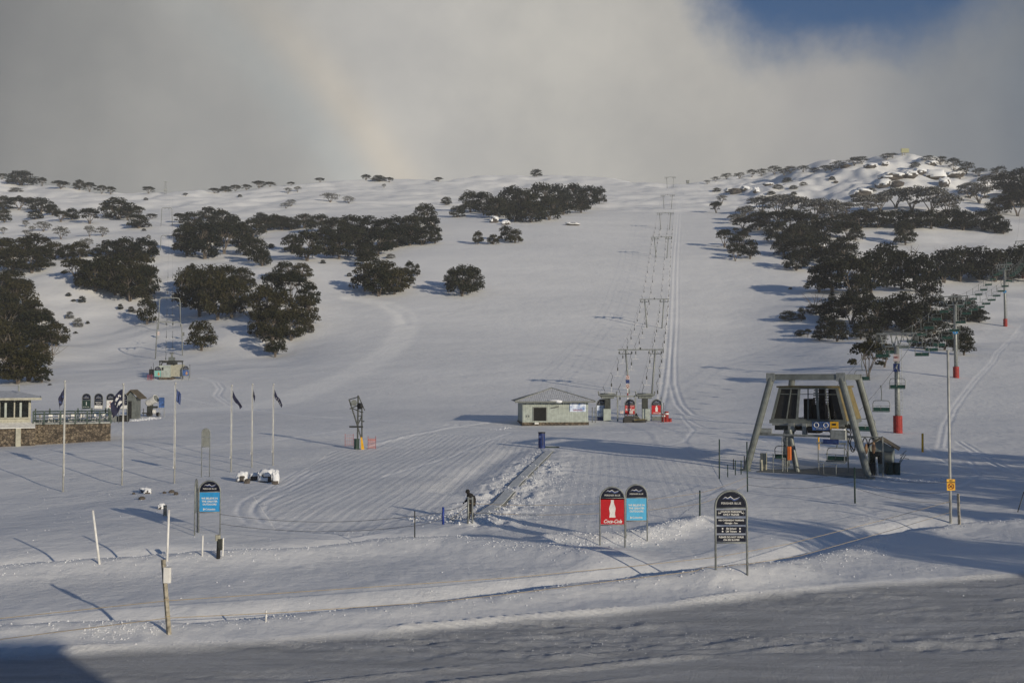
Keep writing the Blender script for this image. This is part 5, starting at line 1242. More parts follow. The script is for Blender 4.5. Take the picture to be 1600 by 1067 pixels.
    # shed behind the arched signs
    g = ground(192, 657); g.y += 3; g.z = gz(g.x, g.y); s2 = g.y/F
    t = thing('shed', 'small shed with brown gable roof behind the fourth arched sign', 'shed', g, 0)
    w, h = 14*s2, 34*s2
    b = MB(); b.box((0, 1, h/2), (w, 2, h)); b.build('wall', 'greypaint', t)
    b = MB(); b.plate([(-w/2-.35, h-.05), (0, h+.95), (w/2+.75, h-.3), (w/2+.75, h-.15), (0, h+1.1), (-w/2-.35, h+.1)], 2.8, 2.4); b.build('roof', 'roofbrown', t)
    b = MB(); b.box((-w*.2, -.03, h*.42), (.7, .05, h*.8)); b.build('door', 'black', t)
    b = MB(); b.plate([(-w/2, h), (0, h+.9), (w/2, h)], .05, 0); b.build('gable', 'greypaint', t)
    for k, (x, w_, h_, m) in enumerate(((180.5, .8, .75, 'galv'), (193, 1.5, .8, 'black'))):
        gg = ground(x, 658.5); b = MB(); b.box((0, 0, h_/2-.1), (w_, .7, h_+.1), bev=.1); b.ball((0, 0, h_), (w_*.45, .33, .12)); tag(b.build('covered_box', [m, 'snow'][0], None, loc=gg), ['grey lump of covered gear left of the flagpole by the shed', 'dark covered box in front of the shed'][k], 'box')
    for k, (x, w_) in enumerate(((175, .12), (178, .12))): post('white_marker', ['white marker left of the shed, outer one', 'white marker left of the shed, inner one'][k], 'marker', (x, 655), (x, 644), w_*.6, 'white', group='markers by the shed')

def snow_gun():
    g = ground(238, 650.5); s = g.y/F; t = thing('snow_gun', 'white barrel snow gun on a dark wheeled carriage near the shed', 'snow gun', g, 0)
    Lp = lambda x, y, d=0: Vector(((x-238)*s, d, (650.5-y)*s))
    a, c = Lp(231, 629.5), Lp(245.5, 622.5, -.5)
    b = MB(); b.bar(a, c, 5.6*s, 6.4*s, 18, cap=True); b.build('barrel', 'white', t, False)
    dr = (c-a).normalized(); b = MB(); b.bar(c+dr*.01, c+dr*.03, 5.6*s, n=18); b.build('nozzle_ring', 'board', t)
    b = MB(); b.bar(a-dr*.25, a, 3.5*s, 5.2*s, 14); b.build('intake', 'galv', t)
    b = MB(); b.bar(Lp(236, 650), Lp(237, 632), .22); b.box(Lp(234, 641), (.7, .6, 1.3)); b.box(Lp(241, 636), (.9, .5, .3)); b.bar(Lp(222, 645), Lp(238, 646), .08); b.bar(Lp(224, 650), Lp(224, 638), .06); b.build('carriage', 'darksteel', t)
    b = MB(); b.bar(Lp(240, 643, -.2), Lp(244, 643, -.2), 3.6*s, n=12); b.build('compressor', 'white', t)
    for x in (248, 233): b = MB(); p = Lp(x, 647, -.4); b.bar(p, p+Vector((0, .25, 0)), 3.2*s, n=14); b.build('wheel', 'black', t)
    g = ground(252.5, 651); t = thing('map_board', 'blue trail map board just right of the snow gun', 'board', g, 0)
    b = MB()
    for x in (-.38, .38): b.bar((x, 0, -.2), (x, 0, 2.9), .05)
    b.build('posts', 'galv', t); b = MB(); b.box((0, -.06, 13+0*s if False else 22*s), (8.6*s, .05, 15.5*s)); b.build('panel', 'midblue', t)

def light_tower():
    g = ground(560, 701); s = g.y/F; t = thing('floodlight_mast', 'dark lattice mast with two round lamps and orange netting round its foot', 'mast', g, 0)
    P = lambda x, y, d=0: Vector(((x-560)*s, d, (701-y)*s))
    b = MB(); b.bar(P(558.5, 702), P(559.2, 618), .085); b.bar(P(565.5, 702), P(565, 634), .075); b.bar(P(545, 624), P(559, 667), .075); b.bar(P(559, 667), P(564.5, 686), .06); b.bar(P(545, 624.5), P(559.5, 620.5), .05)
    b.bar(P(559.2, 618), P(570, 641.5, -.2), .05); b.bar(P(546, 639), P(559, 633.5), .05); b.bar(P(550, 638), P(565, 644.5), .05); b.bar(P(559, 664), P(565, 650), .05)
    for y in (650, 657): b.bar(P(559, y), P(565, y), .04)
    b.bar(P(565, 658.5), P(569, 658.5), .06); b.bar(P(565, 644), P(567, 644), .06); b.build('lattice', 'darksteel', t)
    b = MB(); b.bar(P(545.7, 666.8), P(567, 666.8), .09); b.build('crossbar', 'darksteel', t)
    b = MB(); c = P(553.2, 629.5, -.15); b.bar(c, c+Vector((0, .35, 0)), 4.8*s, 4*s, 16); b.build('lamp', 'board', t)
    b = MB(); c = P(562.8, 634.5, -.15); b.bar(c+Vector((.1, 0, 0)), c+Vector((-.12, -.22, 0)), 4.9*s, 4.9*s, 16); b.build('lamp', 'black', t)
    gg = g+P(558, 701, -.35); b = MB(); b.prism([(.28*math.cos(q*math.pi/6), .28*math.sin(q*math.pi/6)) for q in range(12)], -.2, 1.0); b.bar((0, 0, 1.0), (0, 0, 1.08), .3, n=12); tag(b.build('bin', 'green', None, loc=gg), 'dark green bin at the foot of the floodlight mast', 'bin')
    gg = g+P(567, 701, -.3); b = MB(); b.hull([(-.12, -.08, -.1), (.2, -.08, -.1), (.2, .08, -.1), (-.12, .08, -.1)], [(-.2, -.08, 1.25), (-.05, -.08, 1.25), (-.05, .08, 1.25), (-.2, .08, 1.25)]); tag(b.build('safety_pad', 'yellow', None, loc=gg), 'yellow pad leaning on the floodlight mast', 'pad')
    for k, (x0, x1, yb) in enumerate(((539, 552, 697), (575, 587, 701))):
        t = thing('safety_net', ['orange net panel left of the floodlight mast', 'orange net panel right of the floodlight mast'][k], 'net', ground((x0+x1)/2, yb), 0, 'orange nets at the floodlight mast')
        w = (x1-x0)*s; b = MB()
        for q in (-1, 1): b.bar((q*w/2, 0, -.2), (q*w/2, 0, 1.35), .025, n=5)
        b.build('stakes', 'redpad', t); b = MB()
        n = 4 if k == 0 else 8; 
        for i in range(n+1): zz = .1+i*1.05/n; b.box((0, 0, zz-.12*math.sin(i)), (w, .012, .022 if k else .015))
        for i in range(n+1): b.box((-w/2+i*w/n, .012, .6), (.018 if k else .012, .012, 1.05))
        b.build('netting', 'netorange', t)

def conveyor():
    a, c = ground(746, 806), ground(859, 704); v = (c-a); L = Vector((v.x, v.y, 0)).length; ang = math.atan2(v.y, v.x)
    n = 60; b = MB(); ZR = [gz(*(a.lerp(c, i/60))[:2]) for i in range(61)]; ZS = lambda i: sum(ZR[max(0, i-6):i+7])/len(ZR[max(0, i-6):i+7]); side = Vector((-math.sin(ang), math.cos(ang), 0)); vs = []
    for i in range(n+1):
        p = a.lerp(c, i/n); zz = gz(p.x, p.y)+.06
        zz = ZS(i)+.05
        for k in (-.36, .36): q = p+side*k-a; vs.append((q.x, q.y, zz-a.z))
    b.add(vs, [(2*i, 2*i+1, 2*i+3, 2*i+2) for i in range(n)])
    t = thing('conveyor_lift', 'long snowy conveyor belt climbing from the shovelling person to the blue booth', 'conveyor', a, 0)
    o = b.build('belt', 'belt', t); m = o.modifiers.new('t', 'SOLIDIFY'); m.thickness = .12; m.offset = 0
    for k in (-.44, .44):
        b = MB(); P = []
        for i in range(n+1): p = a.lerp(c, i/n)+side*k; P.append((p.x-a.x, p.y-a.y, ZS(i)+.03-a.z))
        b.tube(P, .05, 5); b.build('side_rail', 'board', t)
    g = ground(846.5, 700); s = g.y/F; t = thing('booth', 'dark blue cylindrical booth at the top of the conveyor', 'booth', g, 0); h = 25*s; r = 5.2*s
    b = MB(); b.bar((0, 0, -.2), (0, 0, h-.12), r, n=20); b.build('body', 'boothblue', t)
    b = MB(); b.bar((0, 0, h-.11), (0, 0, h), r*1.1, n=20); b.build('lid', 'black', t)
    b = MB(); b.box((-r*.45, -r*.86, h*.72), (.3, .06, .28)); b.build('white_label', 'blueflag', t)
    b = MB(); b.box((r*.3, -r*.95, h*.45), (.05, .03, h*.6)); b.build('door_edge', 'black', t)
    g = ground(862, 699); b = MB(); b.box((0, 0, .03), (1.6, .8, .1), bev=.1); tag(b.build('mat', 'green', None, loc=g), 'dark mat on the snow right of the blue booth', 'mat')

def person():
    g = ground(734, 811.5)
    t = g
    # bent figure in dark clothes, facing left, pushing a shovel
    S = 1.0
    J = {'pel': (.10, 0, .90), 'sp': (.12, 0, 1.12), 'ch': (.06, 0, 1.33), 'nk': (-.06, 0, 1.48), 'hd0': (-.12, 0, 1.56), 'hd1': (-.15, 0, 1.67),
         'shl': (-.02, -.19, 1.38), 'ell': (-.02, -.25, 1.10), 'wrl': (-.12, -.16, .88), 'shr': (.0, .19, 1.38), 'elr': (-.16, .22, 1.14), 'wrr': (-.34, .12, 1.0),
         'hl': (.06, -.10, .88), 'kl': (-.04, -.15, .50), 'al': (-.02, -.17, .10), 'tl': (-.20, -.19, .05), 'hr': (.10, .10, .88), 'kr': (.08, .15, .49), 'ar': (.24, .17, .10), 'tr': (.07, .19, .05)}
    rad = {'pel': .19, 'sp': .20, 'ch': .22, 'nk': .075, 'hd0': .095, 'hd1': .10, 'shl': .12, 'ell': .085, 'wrl': .055, 'shr': .12, 'elr': .085, 'wrr': .045, 'hl': .14, 'kl': .105, 'al': .08, 'tl': .06, 'hr': .14, 'kr': .105, 'ar': .08, 'tr': .05}
    E = [('pel','sp'),('sp','ch'),('ch','nk'),('nk','hd0'),('hd0','hd1'),('ch','shl'),('shl','ell'),('ell','wrl'),('ch','shr'),('shr','elr'),('elr','wrr'),('pel','hl'),('hl','kl'),('kl','al'),('al','tl'),('pel','hr'),('hr','kr'),('kr','ar'),('ar','tr')]
    ks = list(J); me = bpy.data.meshes.new('person'); me.from_pydata([J[k] for k in ks], [(ks.index(a), ks.index(b)) for a, b in E], [])
    o = bpy.data.objects.new('person', me); COL.objects.link(o); sk = o.modifiers.new('s', 'SKIN'); sb = o.modifiers.new('b', 'SUBSURF'); sb.levels = sb.render_levels = 1
    for i, k in enumerate(ks): me.skin_vertices[0].data[i].radius = (rad[k], rad[k])
    me.skin_vertices[0].data[0].use_root = True
    dg = bpy.context.evaluated_depsgraph_get(); nm = bpy.data.meshes.new_from_object(o.evaluated_get(dg)); bpy.data.objects.remove(o)
    o = bpy.data.objects.new('person', nm); COL.objects.link(o); o.location = g
    nm.materials.clear(); nm.materials.append(M['cloth']); nm.materials.append(M['skin'])
    for p in nm.polygons:
        p.use_smooth = True
        c = p.center
        if c.z > 1.52 and c.x < -.16: p.material_index = 1
    tag(o, 'person in black winter clothes bending over a shovel at the foot of the conveyor', 'person')
    b = MB(); b.ball((-.125, 0, 1.67), (.13, .125, .13), 12, 8); b.tube([(-.02, 0, 1.49), (-.08, 0, 1.52)], .10, 8); b.build('hood', 'cloth', o, True)
    b = MB(); b.ball((.02, 0, 1.40), (.21, .27, .17), 12, 8); b.build('collar', 'cloth', o, True)
    b = MB(); b.ball((-.25, -.035, 1.63), .014); b.ball((-.25, .035, 1.63), .014); b.build('eyes', 'black', o)
    b = MB(); b.bar((-.24, 0, 1.61), (-.28, 0, 1.59), .014, .012); b.build('nose', 'skin', o)
    for nm_, w, d in (('glove', Vector(J['wrl']), Vector((-.5, .2, -.8))), ('glove', Vector(J['wrr']), Vector((-.6, -.2, -.7)))):
        d.normalize(); b = MB(); b.ball(w+d*.05, (.045, .04, .05)); sd = Vector((0, 1, 0))
        for k in range(4):
            p0 = w+d*.07+sd*(-.03+k*.02); ln = (.04, .048, .045, .036)[k]; b.tube([p0, p0+d*ln, p0+d*(ln*1.2)+Vector((.035, 0, -.01))], [.011, .010, .008], 6)
        b.tube([w+d*.03+sd*.03, w+d*.06+sd*.055, w+d*.09+sd*.05], [.012, .011, .009], 6); b.build(nm_, 'cloth', o, True)
    b = MB(); b.tube([(.11, 0, .82), (.12, 0, 1.0), (.12, 0, 1.2), (.08, 0, 1.38)], [.225, .235, .25, .22], 12); b.build('jacket', 'cloth', o, True)
    # shovel
    s = thing('shovel', 'snow shovel with dark blade held by the bending person', 'shovel', g, 0)
    b = MB(); b.bar((-.16, -.13, .86), (-.85, -.02, .18), .016, n=6); b.bar((-.10, -.14, .92), (-.16, -.13, .86), .02); b.bar((-.14, -.2, .91), (-.08, -.08, .93), .016); b.build('shaft', 'wood', s)
    b = MB(); b.hull([(-.84, -.22, .20), (-.84, .2, .20), (-1.18, .22, .02), (-1.18, -.24, .02)], [(-.83, -.22, .215), (-.83, .2, .215), (-1.17, .22, .035), (-1.17, -.24, .035)]); b.build('blade', 'board', s)

# ---------------------------------------------------------------- rocks and snow crumbs
def rocks():
    rg = random.Random(5)
    def rock(x, y, w, h, lab, snow=.5, group=None, tilt=0, dark=False):
        g = ground(x, y); s = g.y/F; W, H = w*s, h*s; n, m = 22, 14; sd = rg.randint(0, 999); o1 = rg.random()*50
        vs = []
        for i in range(m+1):
            a = -math.pi/2+math.pi*i/m
            for k in range(n):
                q = 2*math.pi*k/n; d = Vector((math.cos(a)*math.cos(q), math.cos(a)*math.sin(q), math.sin(a)))
                # blocky outline broken by fissures
                e = Vector((abs(d.x)**.75*(1 if d.x > 0 else -1), abs(d.y)**.75*(1 if d.y > 0 else -1), abs(d.z)**.8*(1 if d.z > 0 else -1)))
                f_ = 1+.42*float(vn((d.x+d.z)*1.0+o1, (d.y-d.z*.7)*1.0, .62, sd))+.22*float(vn(d.x+o1, d.y+d.z, .24, sd+1))
                vs.append(Vector((e.x*W*.47, e.y*W*.40, e.z*H*.62))*f_+Vector((0, 0, H*.30)))
        fs = [(i*n+k, i*n+(k+1) % n, (i+1)*n+(k+1) % n, (i+1)*n+k) for i in range(m) for k in range(n)]
        t = thing('boulder', lab, 'boulder', g, rg.random()*.6-.3, group); b = MB(); b.add(vs, fs); b.build('rock', 'rock', t)
        if snow:
            cf = []
            for f in fs:
                A = (vs[f[2]]-vs[f[0]]).cross(vs[f[3]]-vs[f[1]]); c = sum((vs[q] for q in f), Vector())/4
                if A.length > 1e-6 and A.normalized().z > .02+.5*float(vn(c.x/W*3+o1, c.y/W*3, .5, 9)) and c.z > H*.12: cf.append(f)
            th = max(.05, H*.14); b = MB(); b.add([Vector((v.x*1.06, v.y*1.06, v.z+th*(.6+.6*max(0, v.z/H)))) for v in vs], cf); b.add([v+Vector((0, 0, -.02)) for v in vs], [])
            # skirt down to the rock
            ec = {}
            for f in cf:
                for a, c in zip(f, f[1:]+f[:1]): ec[(a, c)] = 1
            N0 = len(vs); sk = [(a, a+N0, c+N0, c) for (a, c) in ec if (c, a) not in ec]
            b.f += sk; b.m += [0]*len(sk); b.build('snow_cap', 'snow', t, True)
        return t
    G = 'boulders by the flagpoles'
    rock(378, 752, 17, 15, 'dark snow-dusted boulder, leftmost below the close flagpole trio', 1, G)
    rock(386, 755, 9, 8, 'small bare boulder leaning right of the leftmost dark one', 0, G)
    rock(396, 750, 14, 11, 'snow-covered low boulder between the dark one and the big one', 1, G)
    rock(406, 744, 9, 7, 'small snow-topped stone behind the snow-covered boulders', 1, G)
    rock(419, 752, 30, 19, 'largest snow-covered boulder below the close flagpole trio', 1, G)
    rock(430, 756, 12, 19, 'upright dark rock face on the right end of the boulder group', 1, G)
    G = 'stones left of the bright blue sign'
    for x, y, w, h, l, sn in ((231, 771, 12, 9, 'snow-topped brown stone above the shadow, uppermost left', 1), (224, 769, 14, 7, 'snow-covered hump beside the uppermost brown stone', 1), (222, 780, 10, 5, 'flat dark stone at the edge of the shadow', 0), (257, 771, 6, 4, 'tiny stone between the brown stone and the dark row', 0),
                              (268, 770, 9, 5, 'dark low stone in the row left of the blue sign', 0), (275, 773, 7, 5, 'last dark stone of the row left of the blue sign', 0), (253, 795, 12, 9, 'brown stone touching the grey board', 1), (209, 772, 5, 3, 'very small stone left of the hump', 0)):
        rock(x, y, w, h, l, sn, G)
    G = 'boulders on the right-hand ridge'
    for k, (x, y, w, h, sn) in enumerate(((1345, 306, 30, 13, 1), (1357, 303, 12, 7, 0), (1380, 292, 26, 13, 1), (1402, 291, 20, 10, 0), (1392, 281, 40, 12, 1), (1435, 272, 20, 9, 0), (1422, 277, 22, 10, 1), (1476, 290, 16, 14, 0), (1462, 280, 34, 16, 1), (1322, 262, 16, 6, 0),
                                          (1360, 262, 20, 7, 0), (1383, 258, 12, 6, 0), (1306, 286, 8, 4, 0), (1490, 276, 30, 8, 0), (1455, 258, 18, 7, 1), (1150, 302, 20, 9, 0), (1165, 297, 14, 7, 0), (1182, 301, 10, 9, 0), (1140, 300, 16, 6, 1), (1200, 290, 16, 5, 1))):
        rock(x, y, w, h*.85, f'{"snow-capped" if sn or k % 3 else "bare brown"} boulder, {ordi(k)} along the right-hand rocky ridge', 1 if sn or k % 3 else 0, G)
    G = 'snowy rock heads among the trees'
    for k, (x, y, w, h) in enumerate(((670, 352, 18, 12), (660, 357, 14, 7), (772, 348, 14, 10), (790, 351, 14, 6), (588, 360, 12, 6), (643, 355, 10, 6), (895, 352, 22, 4), (1281, 388, 14, 7))):
        rock(x, y, w, h, f'white snow-plastered rock head among trees, {ordi(k)} of its kind', 1, G)
    # knobs of cast snow: nobody could count them
    b = MB(); rg = random.Random(11)
    def crumb(X, Y, r):
        z = gz_fast(X, Y); n = 5
        j = [1+.5*(rg.random()-.5) for _ in range(12)]
        vs = [(X, Y, z+r*.9*j[0])]+[(X+r*j[i+1]*math.cos(i*2*math.pi/n+j[0]*3), Y+r*j[i+1]*math.sin(i*2*math.pi/n+j[0]*3), z+r*.2*j[i+2]) for i in range(n)]+[(X, Y, z-r*.5)]
        b.add(vs, [(0, 1+i, 1+(i+1) % n) for i in range(n)]+[(n+1, 1+(i+1) % n, 1+i) for i in range(n)])
    pts = []
    def along(P, n, wd, r0, r1):
        P = [Vector(p) for p in P]; Ls = [(q-p).length for p, q in zip(P[:-1], P[1:])]; T = sum(Ls)
        for _ in range(n):
            q = rg.random()*T
            for k, l in enumerate(Ls):
                if q <= l: break
                q -= l
            p = P[k].lerp(P[k+1], q/max(l, 1e-6)); d = (P[k+1]-P[k]).normalized(); o = rg.gauss(0, wd)
            pts.append((p.x-d.y*o, p.y+d.x*o, r0+(r1-r0)*rg.random()**3))
    along(gp((752,816),(868,722)), 1700, .8, .02, .085)
    along(gp((790,822),(885,735)), 1100, 1.7, .015, .06)
    along(gp((690,812),(760,780),(845,705)), 450, .5, .03, .10)
    along(gp((640,812),(700,808),(760,818)), 250, .5, .04, .12)
    along(P1, 1500, .7, .012, .05); along(P2, 1700, .6, .012, .05); along(P3, 700, .7, .015, .07)
    along(gp((860,850),(1000,848),(1060,825)), 250, .5, .02, .08)
    along(gp((1100,905),(1250,890),(1400,835)), 350, .9, .012, .06)
    along(gp((205,658),(245,653)), 250, .6, .05, .2); along(gp((1385,748),(1440,752),(1480,748)), 200, .4, .04, .12); along(gp((770,672),(800,668)), 60, .4, .04, .15)
    along(gp((130,985),(250,985)), 300, .4, .012, .045)
    for _ in range(1500):
        x, y = rg.uniform(-40, 1640), rg.uniform(700, 1000); p = ground(x, y) if False else None
        Y = rg.uniform(38, 75); X = rg.uniform(-.55, .55)*Y; pts.append((X, Y, .012+.04*rg.random()**6))
    for _ in range(4200):
        Y = rg.uniform(26.5, 37); X = rg.uniform(-.56, .56)*Y
        if float(vn(X*.10, Y, 1.1, 34)) > .12 or rg.random() < .04: pts.append((X, Y, .008+.016*rg.random()**3))
    A = np.array(pts); Zs = height(A[:, 0], A[:, 1]); D_ = {}
    for (X, Y, r), z in zip(pts, Zs): D_[(X, Y)] = float(z)
    global gz_fast
    gz_fast = lambda X, Y: D_[(X, Y)]
    for X, Y, r in pts: crumb(X, Y, r)
    o = b.build('snow_crumbs', 'snow', None); o['kind'] = 'stuff'; o['label'] = 'crumbs and lumps of cast snow on the banks and beside the conveyor'
gz_fast = None

def off_frame():
    # the lodge the photograph was taken from, and buildings/trees beside it whose shade falls across the snow
    t = thing('mountain_lodge', 'long timber lodge beside the road', 'building', (-7.0, -7.6, 0), 0)
    b = MB(); b.box((0, 0, 4.6), (44, 13, 10.4)); b.build('wall', 'cream', t)
    b = MB(); b.box((0, 0, 9.9), (44.4, 13.2, .18)); b.build('roof', 'snow', t)
    for k in range(10):
        b = MB(); b.box((-19.8+k*4.4, 6.52, 5.6), (2.6, .05, 1.5)); w = b.build('window', 'glass', t)
        b = MB(); b.box((-19.8+k*4.4, 6.54, 2.2), (2.2, .05, 1.3)); b.build('window', 'glass', t)
# ---------------------------------------------------------------- trees
PROTO = {}
def make_tree_mesh(kind, seed):
    """snow gum about 7 m tall and 8 m wide: several bent stems carrying flat-topped leaf clumps"""
    rg = random.Random(seed); H, RW = 7.0, 4.0
    cl = []
    if kind == 'umb': n, lo = 20, .50
    elif kind == 'bush': n, lo = 26, .16
    else: n, lo = 17, .38
    for i in range(n):
        a = i*2.399+rg.random()*.8; q = math.sqrt((i+.5)/n)*(.86+.16*rg.random())
        r = q*RW*.80; dome = math.sqrt(max(0, 1-(q*.96)**2))
        zt = H*((.52 if kind != 'bush' else .40)+(.42 if kind != 'bush' else .54)*dome)-rg.random()*.4
        z = zt-rg.random()*.5 if (kind == 'umb' or i % 2 == 0) else H*(lo+(.9*dome*.9-lo*.4)*rg.random())
        s = (1.2 if q < .5 else .95)*(.75+.5*rg.random())
        cl.append((r*math.cos(a), r*math.sin(a), min(z, zt), s))
    if kind == 'bush':
        for i in range(12):
            a = i*2*math.pi/12+rg.random()*.4; r = RW*(.62+.2*rg.random()); cl.append((r*math.cos(a), r*math.sin(a), H*(.16+.30*rg.random()), .95))
    if kind == 'umb':
        for i in range(5):
            a = rg.random()*6.28; r = RW*(.5+.4*rg.random()); cl.append((r*math.cos(a), r*math.sin(a), H*(.36+.14*rg.random()), .7))
    vs = []; fs = []
    nl = {'umb': 84, 'bush': 74, 'thin': 58}[kind]
    for (x, y, z, s) in cl:
        for k in range(int(nl*s)):
            # most leaves lie on the upper shell of each clump
            th = rg.random()*6.283; c = rg.uniform(-.45, 1); rr = (.72+.34*rg.random()) if rg.random() < .75 else rg.random()*.8
            sq = math.sqrt(max(0, 1-c*c)); px_ = x+s*1.15*rr*sq*math.cos(th); py = y+s*1.15*rr*sq*math.sin(th); pz = z+s*(.66 if kind == 'umb' else .92)*rr*c
            L_ = .15+.17*rg.random(); W_ = L_*(.42+.3*rg.random())
            n_ = Vector((rg.gauss(0, 1)+sq*math.cos(th), rg.gauss(0, 1)+sq*math.sin(th), rg.gauss(0, .8)+c+.3)).normalized()
            a_ = n_.orthogonal().normalized(); a_.rotate(Matrix.Rotation(rg.random()*6.28, 3, n_)); b_ = n_.cross(a_)
            p = Vector((px_, py, pz)); o = len(vs)
            vs += [p-a_*L_, p-b_*W_+a_*L_*.1, p+a_*L_, p+b_*W_-a_*L_*.1]; fs.append((o, o+1, o+2, o+3))
    me = bpy.data.meshes.new('crown'); me.from_pydata([tuple(v) for v in vs], [], fs); me.update()
    b = MB(); st = rg.choice((3, 4, 5)) if kind != 'thin' else 3
    for k in range(st):
        a = k*6.283/st+rg.random(); m1 = Vector((math.cos(a)*.5, math.sin(a)*.5, H*.22)); m2 = Vector((math.cos(a+.25)*RW*.34, math.sin(a+.25)*RW*.34, H*.48))
        b.tube([(math.cos(a)*.12, math.sin(a)*.12, -.5), m1*.6, m1, m2], [.17, .14, .12, .085], 6)
        near = sorted(cl, key=lambda c_: (c_[0]-m2.x)**2+(c_[1]-m2.y)**2+.3*(c_[2]-m2.z-1)**2)[:6]
        for c_ in near:
            e = Vector(c_[:3]); mid = m2.lerp(e, .5)+Vector((rg.uniform(-.2, .2), rg.uniform(-.2, .2), -.15)); b.tube([m2, mid, e], [.065, .045, .02], 5, False)
    tm = bpy.data.meshes.new('trunk'); tm.from_pydata(b.v, [], b.f); tm.update()
    return me, tm
def setup_trees():
    for kind, nn in (('umb', 5), ('bush', 5), ('thin', 3)):
        for k in range(nn):
            me, tm = make_tree_mesh(kind, 100+k*7+len(kind)*31); tm.materials.append(M['bark'])
            for mk in ('leaf', 'leafdk', 'leaffr'):
                m2 = me.copy(); m2.materials.append(M[mk]); PROTO[(kind, k, mk)] = m2
            PROTO[(kind, k)] = tm
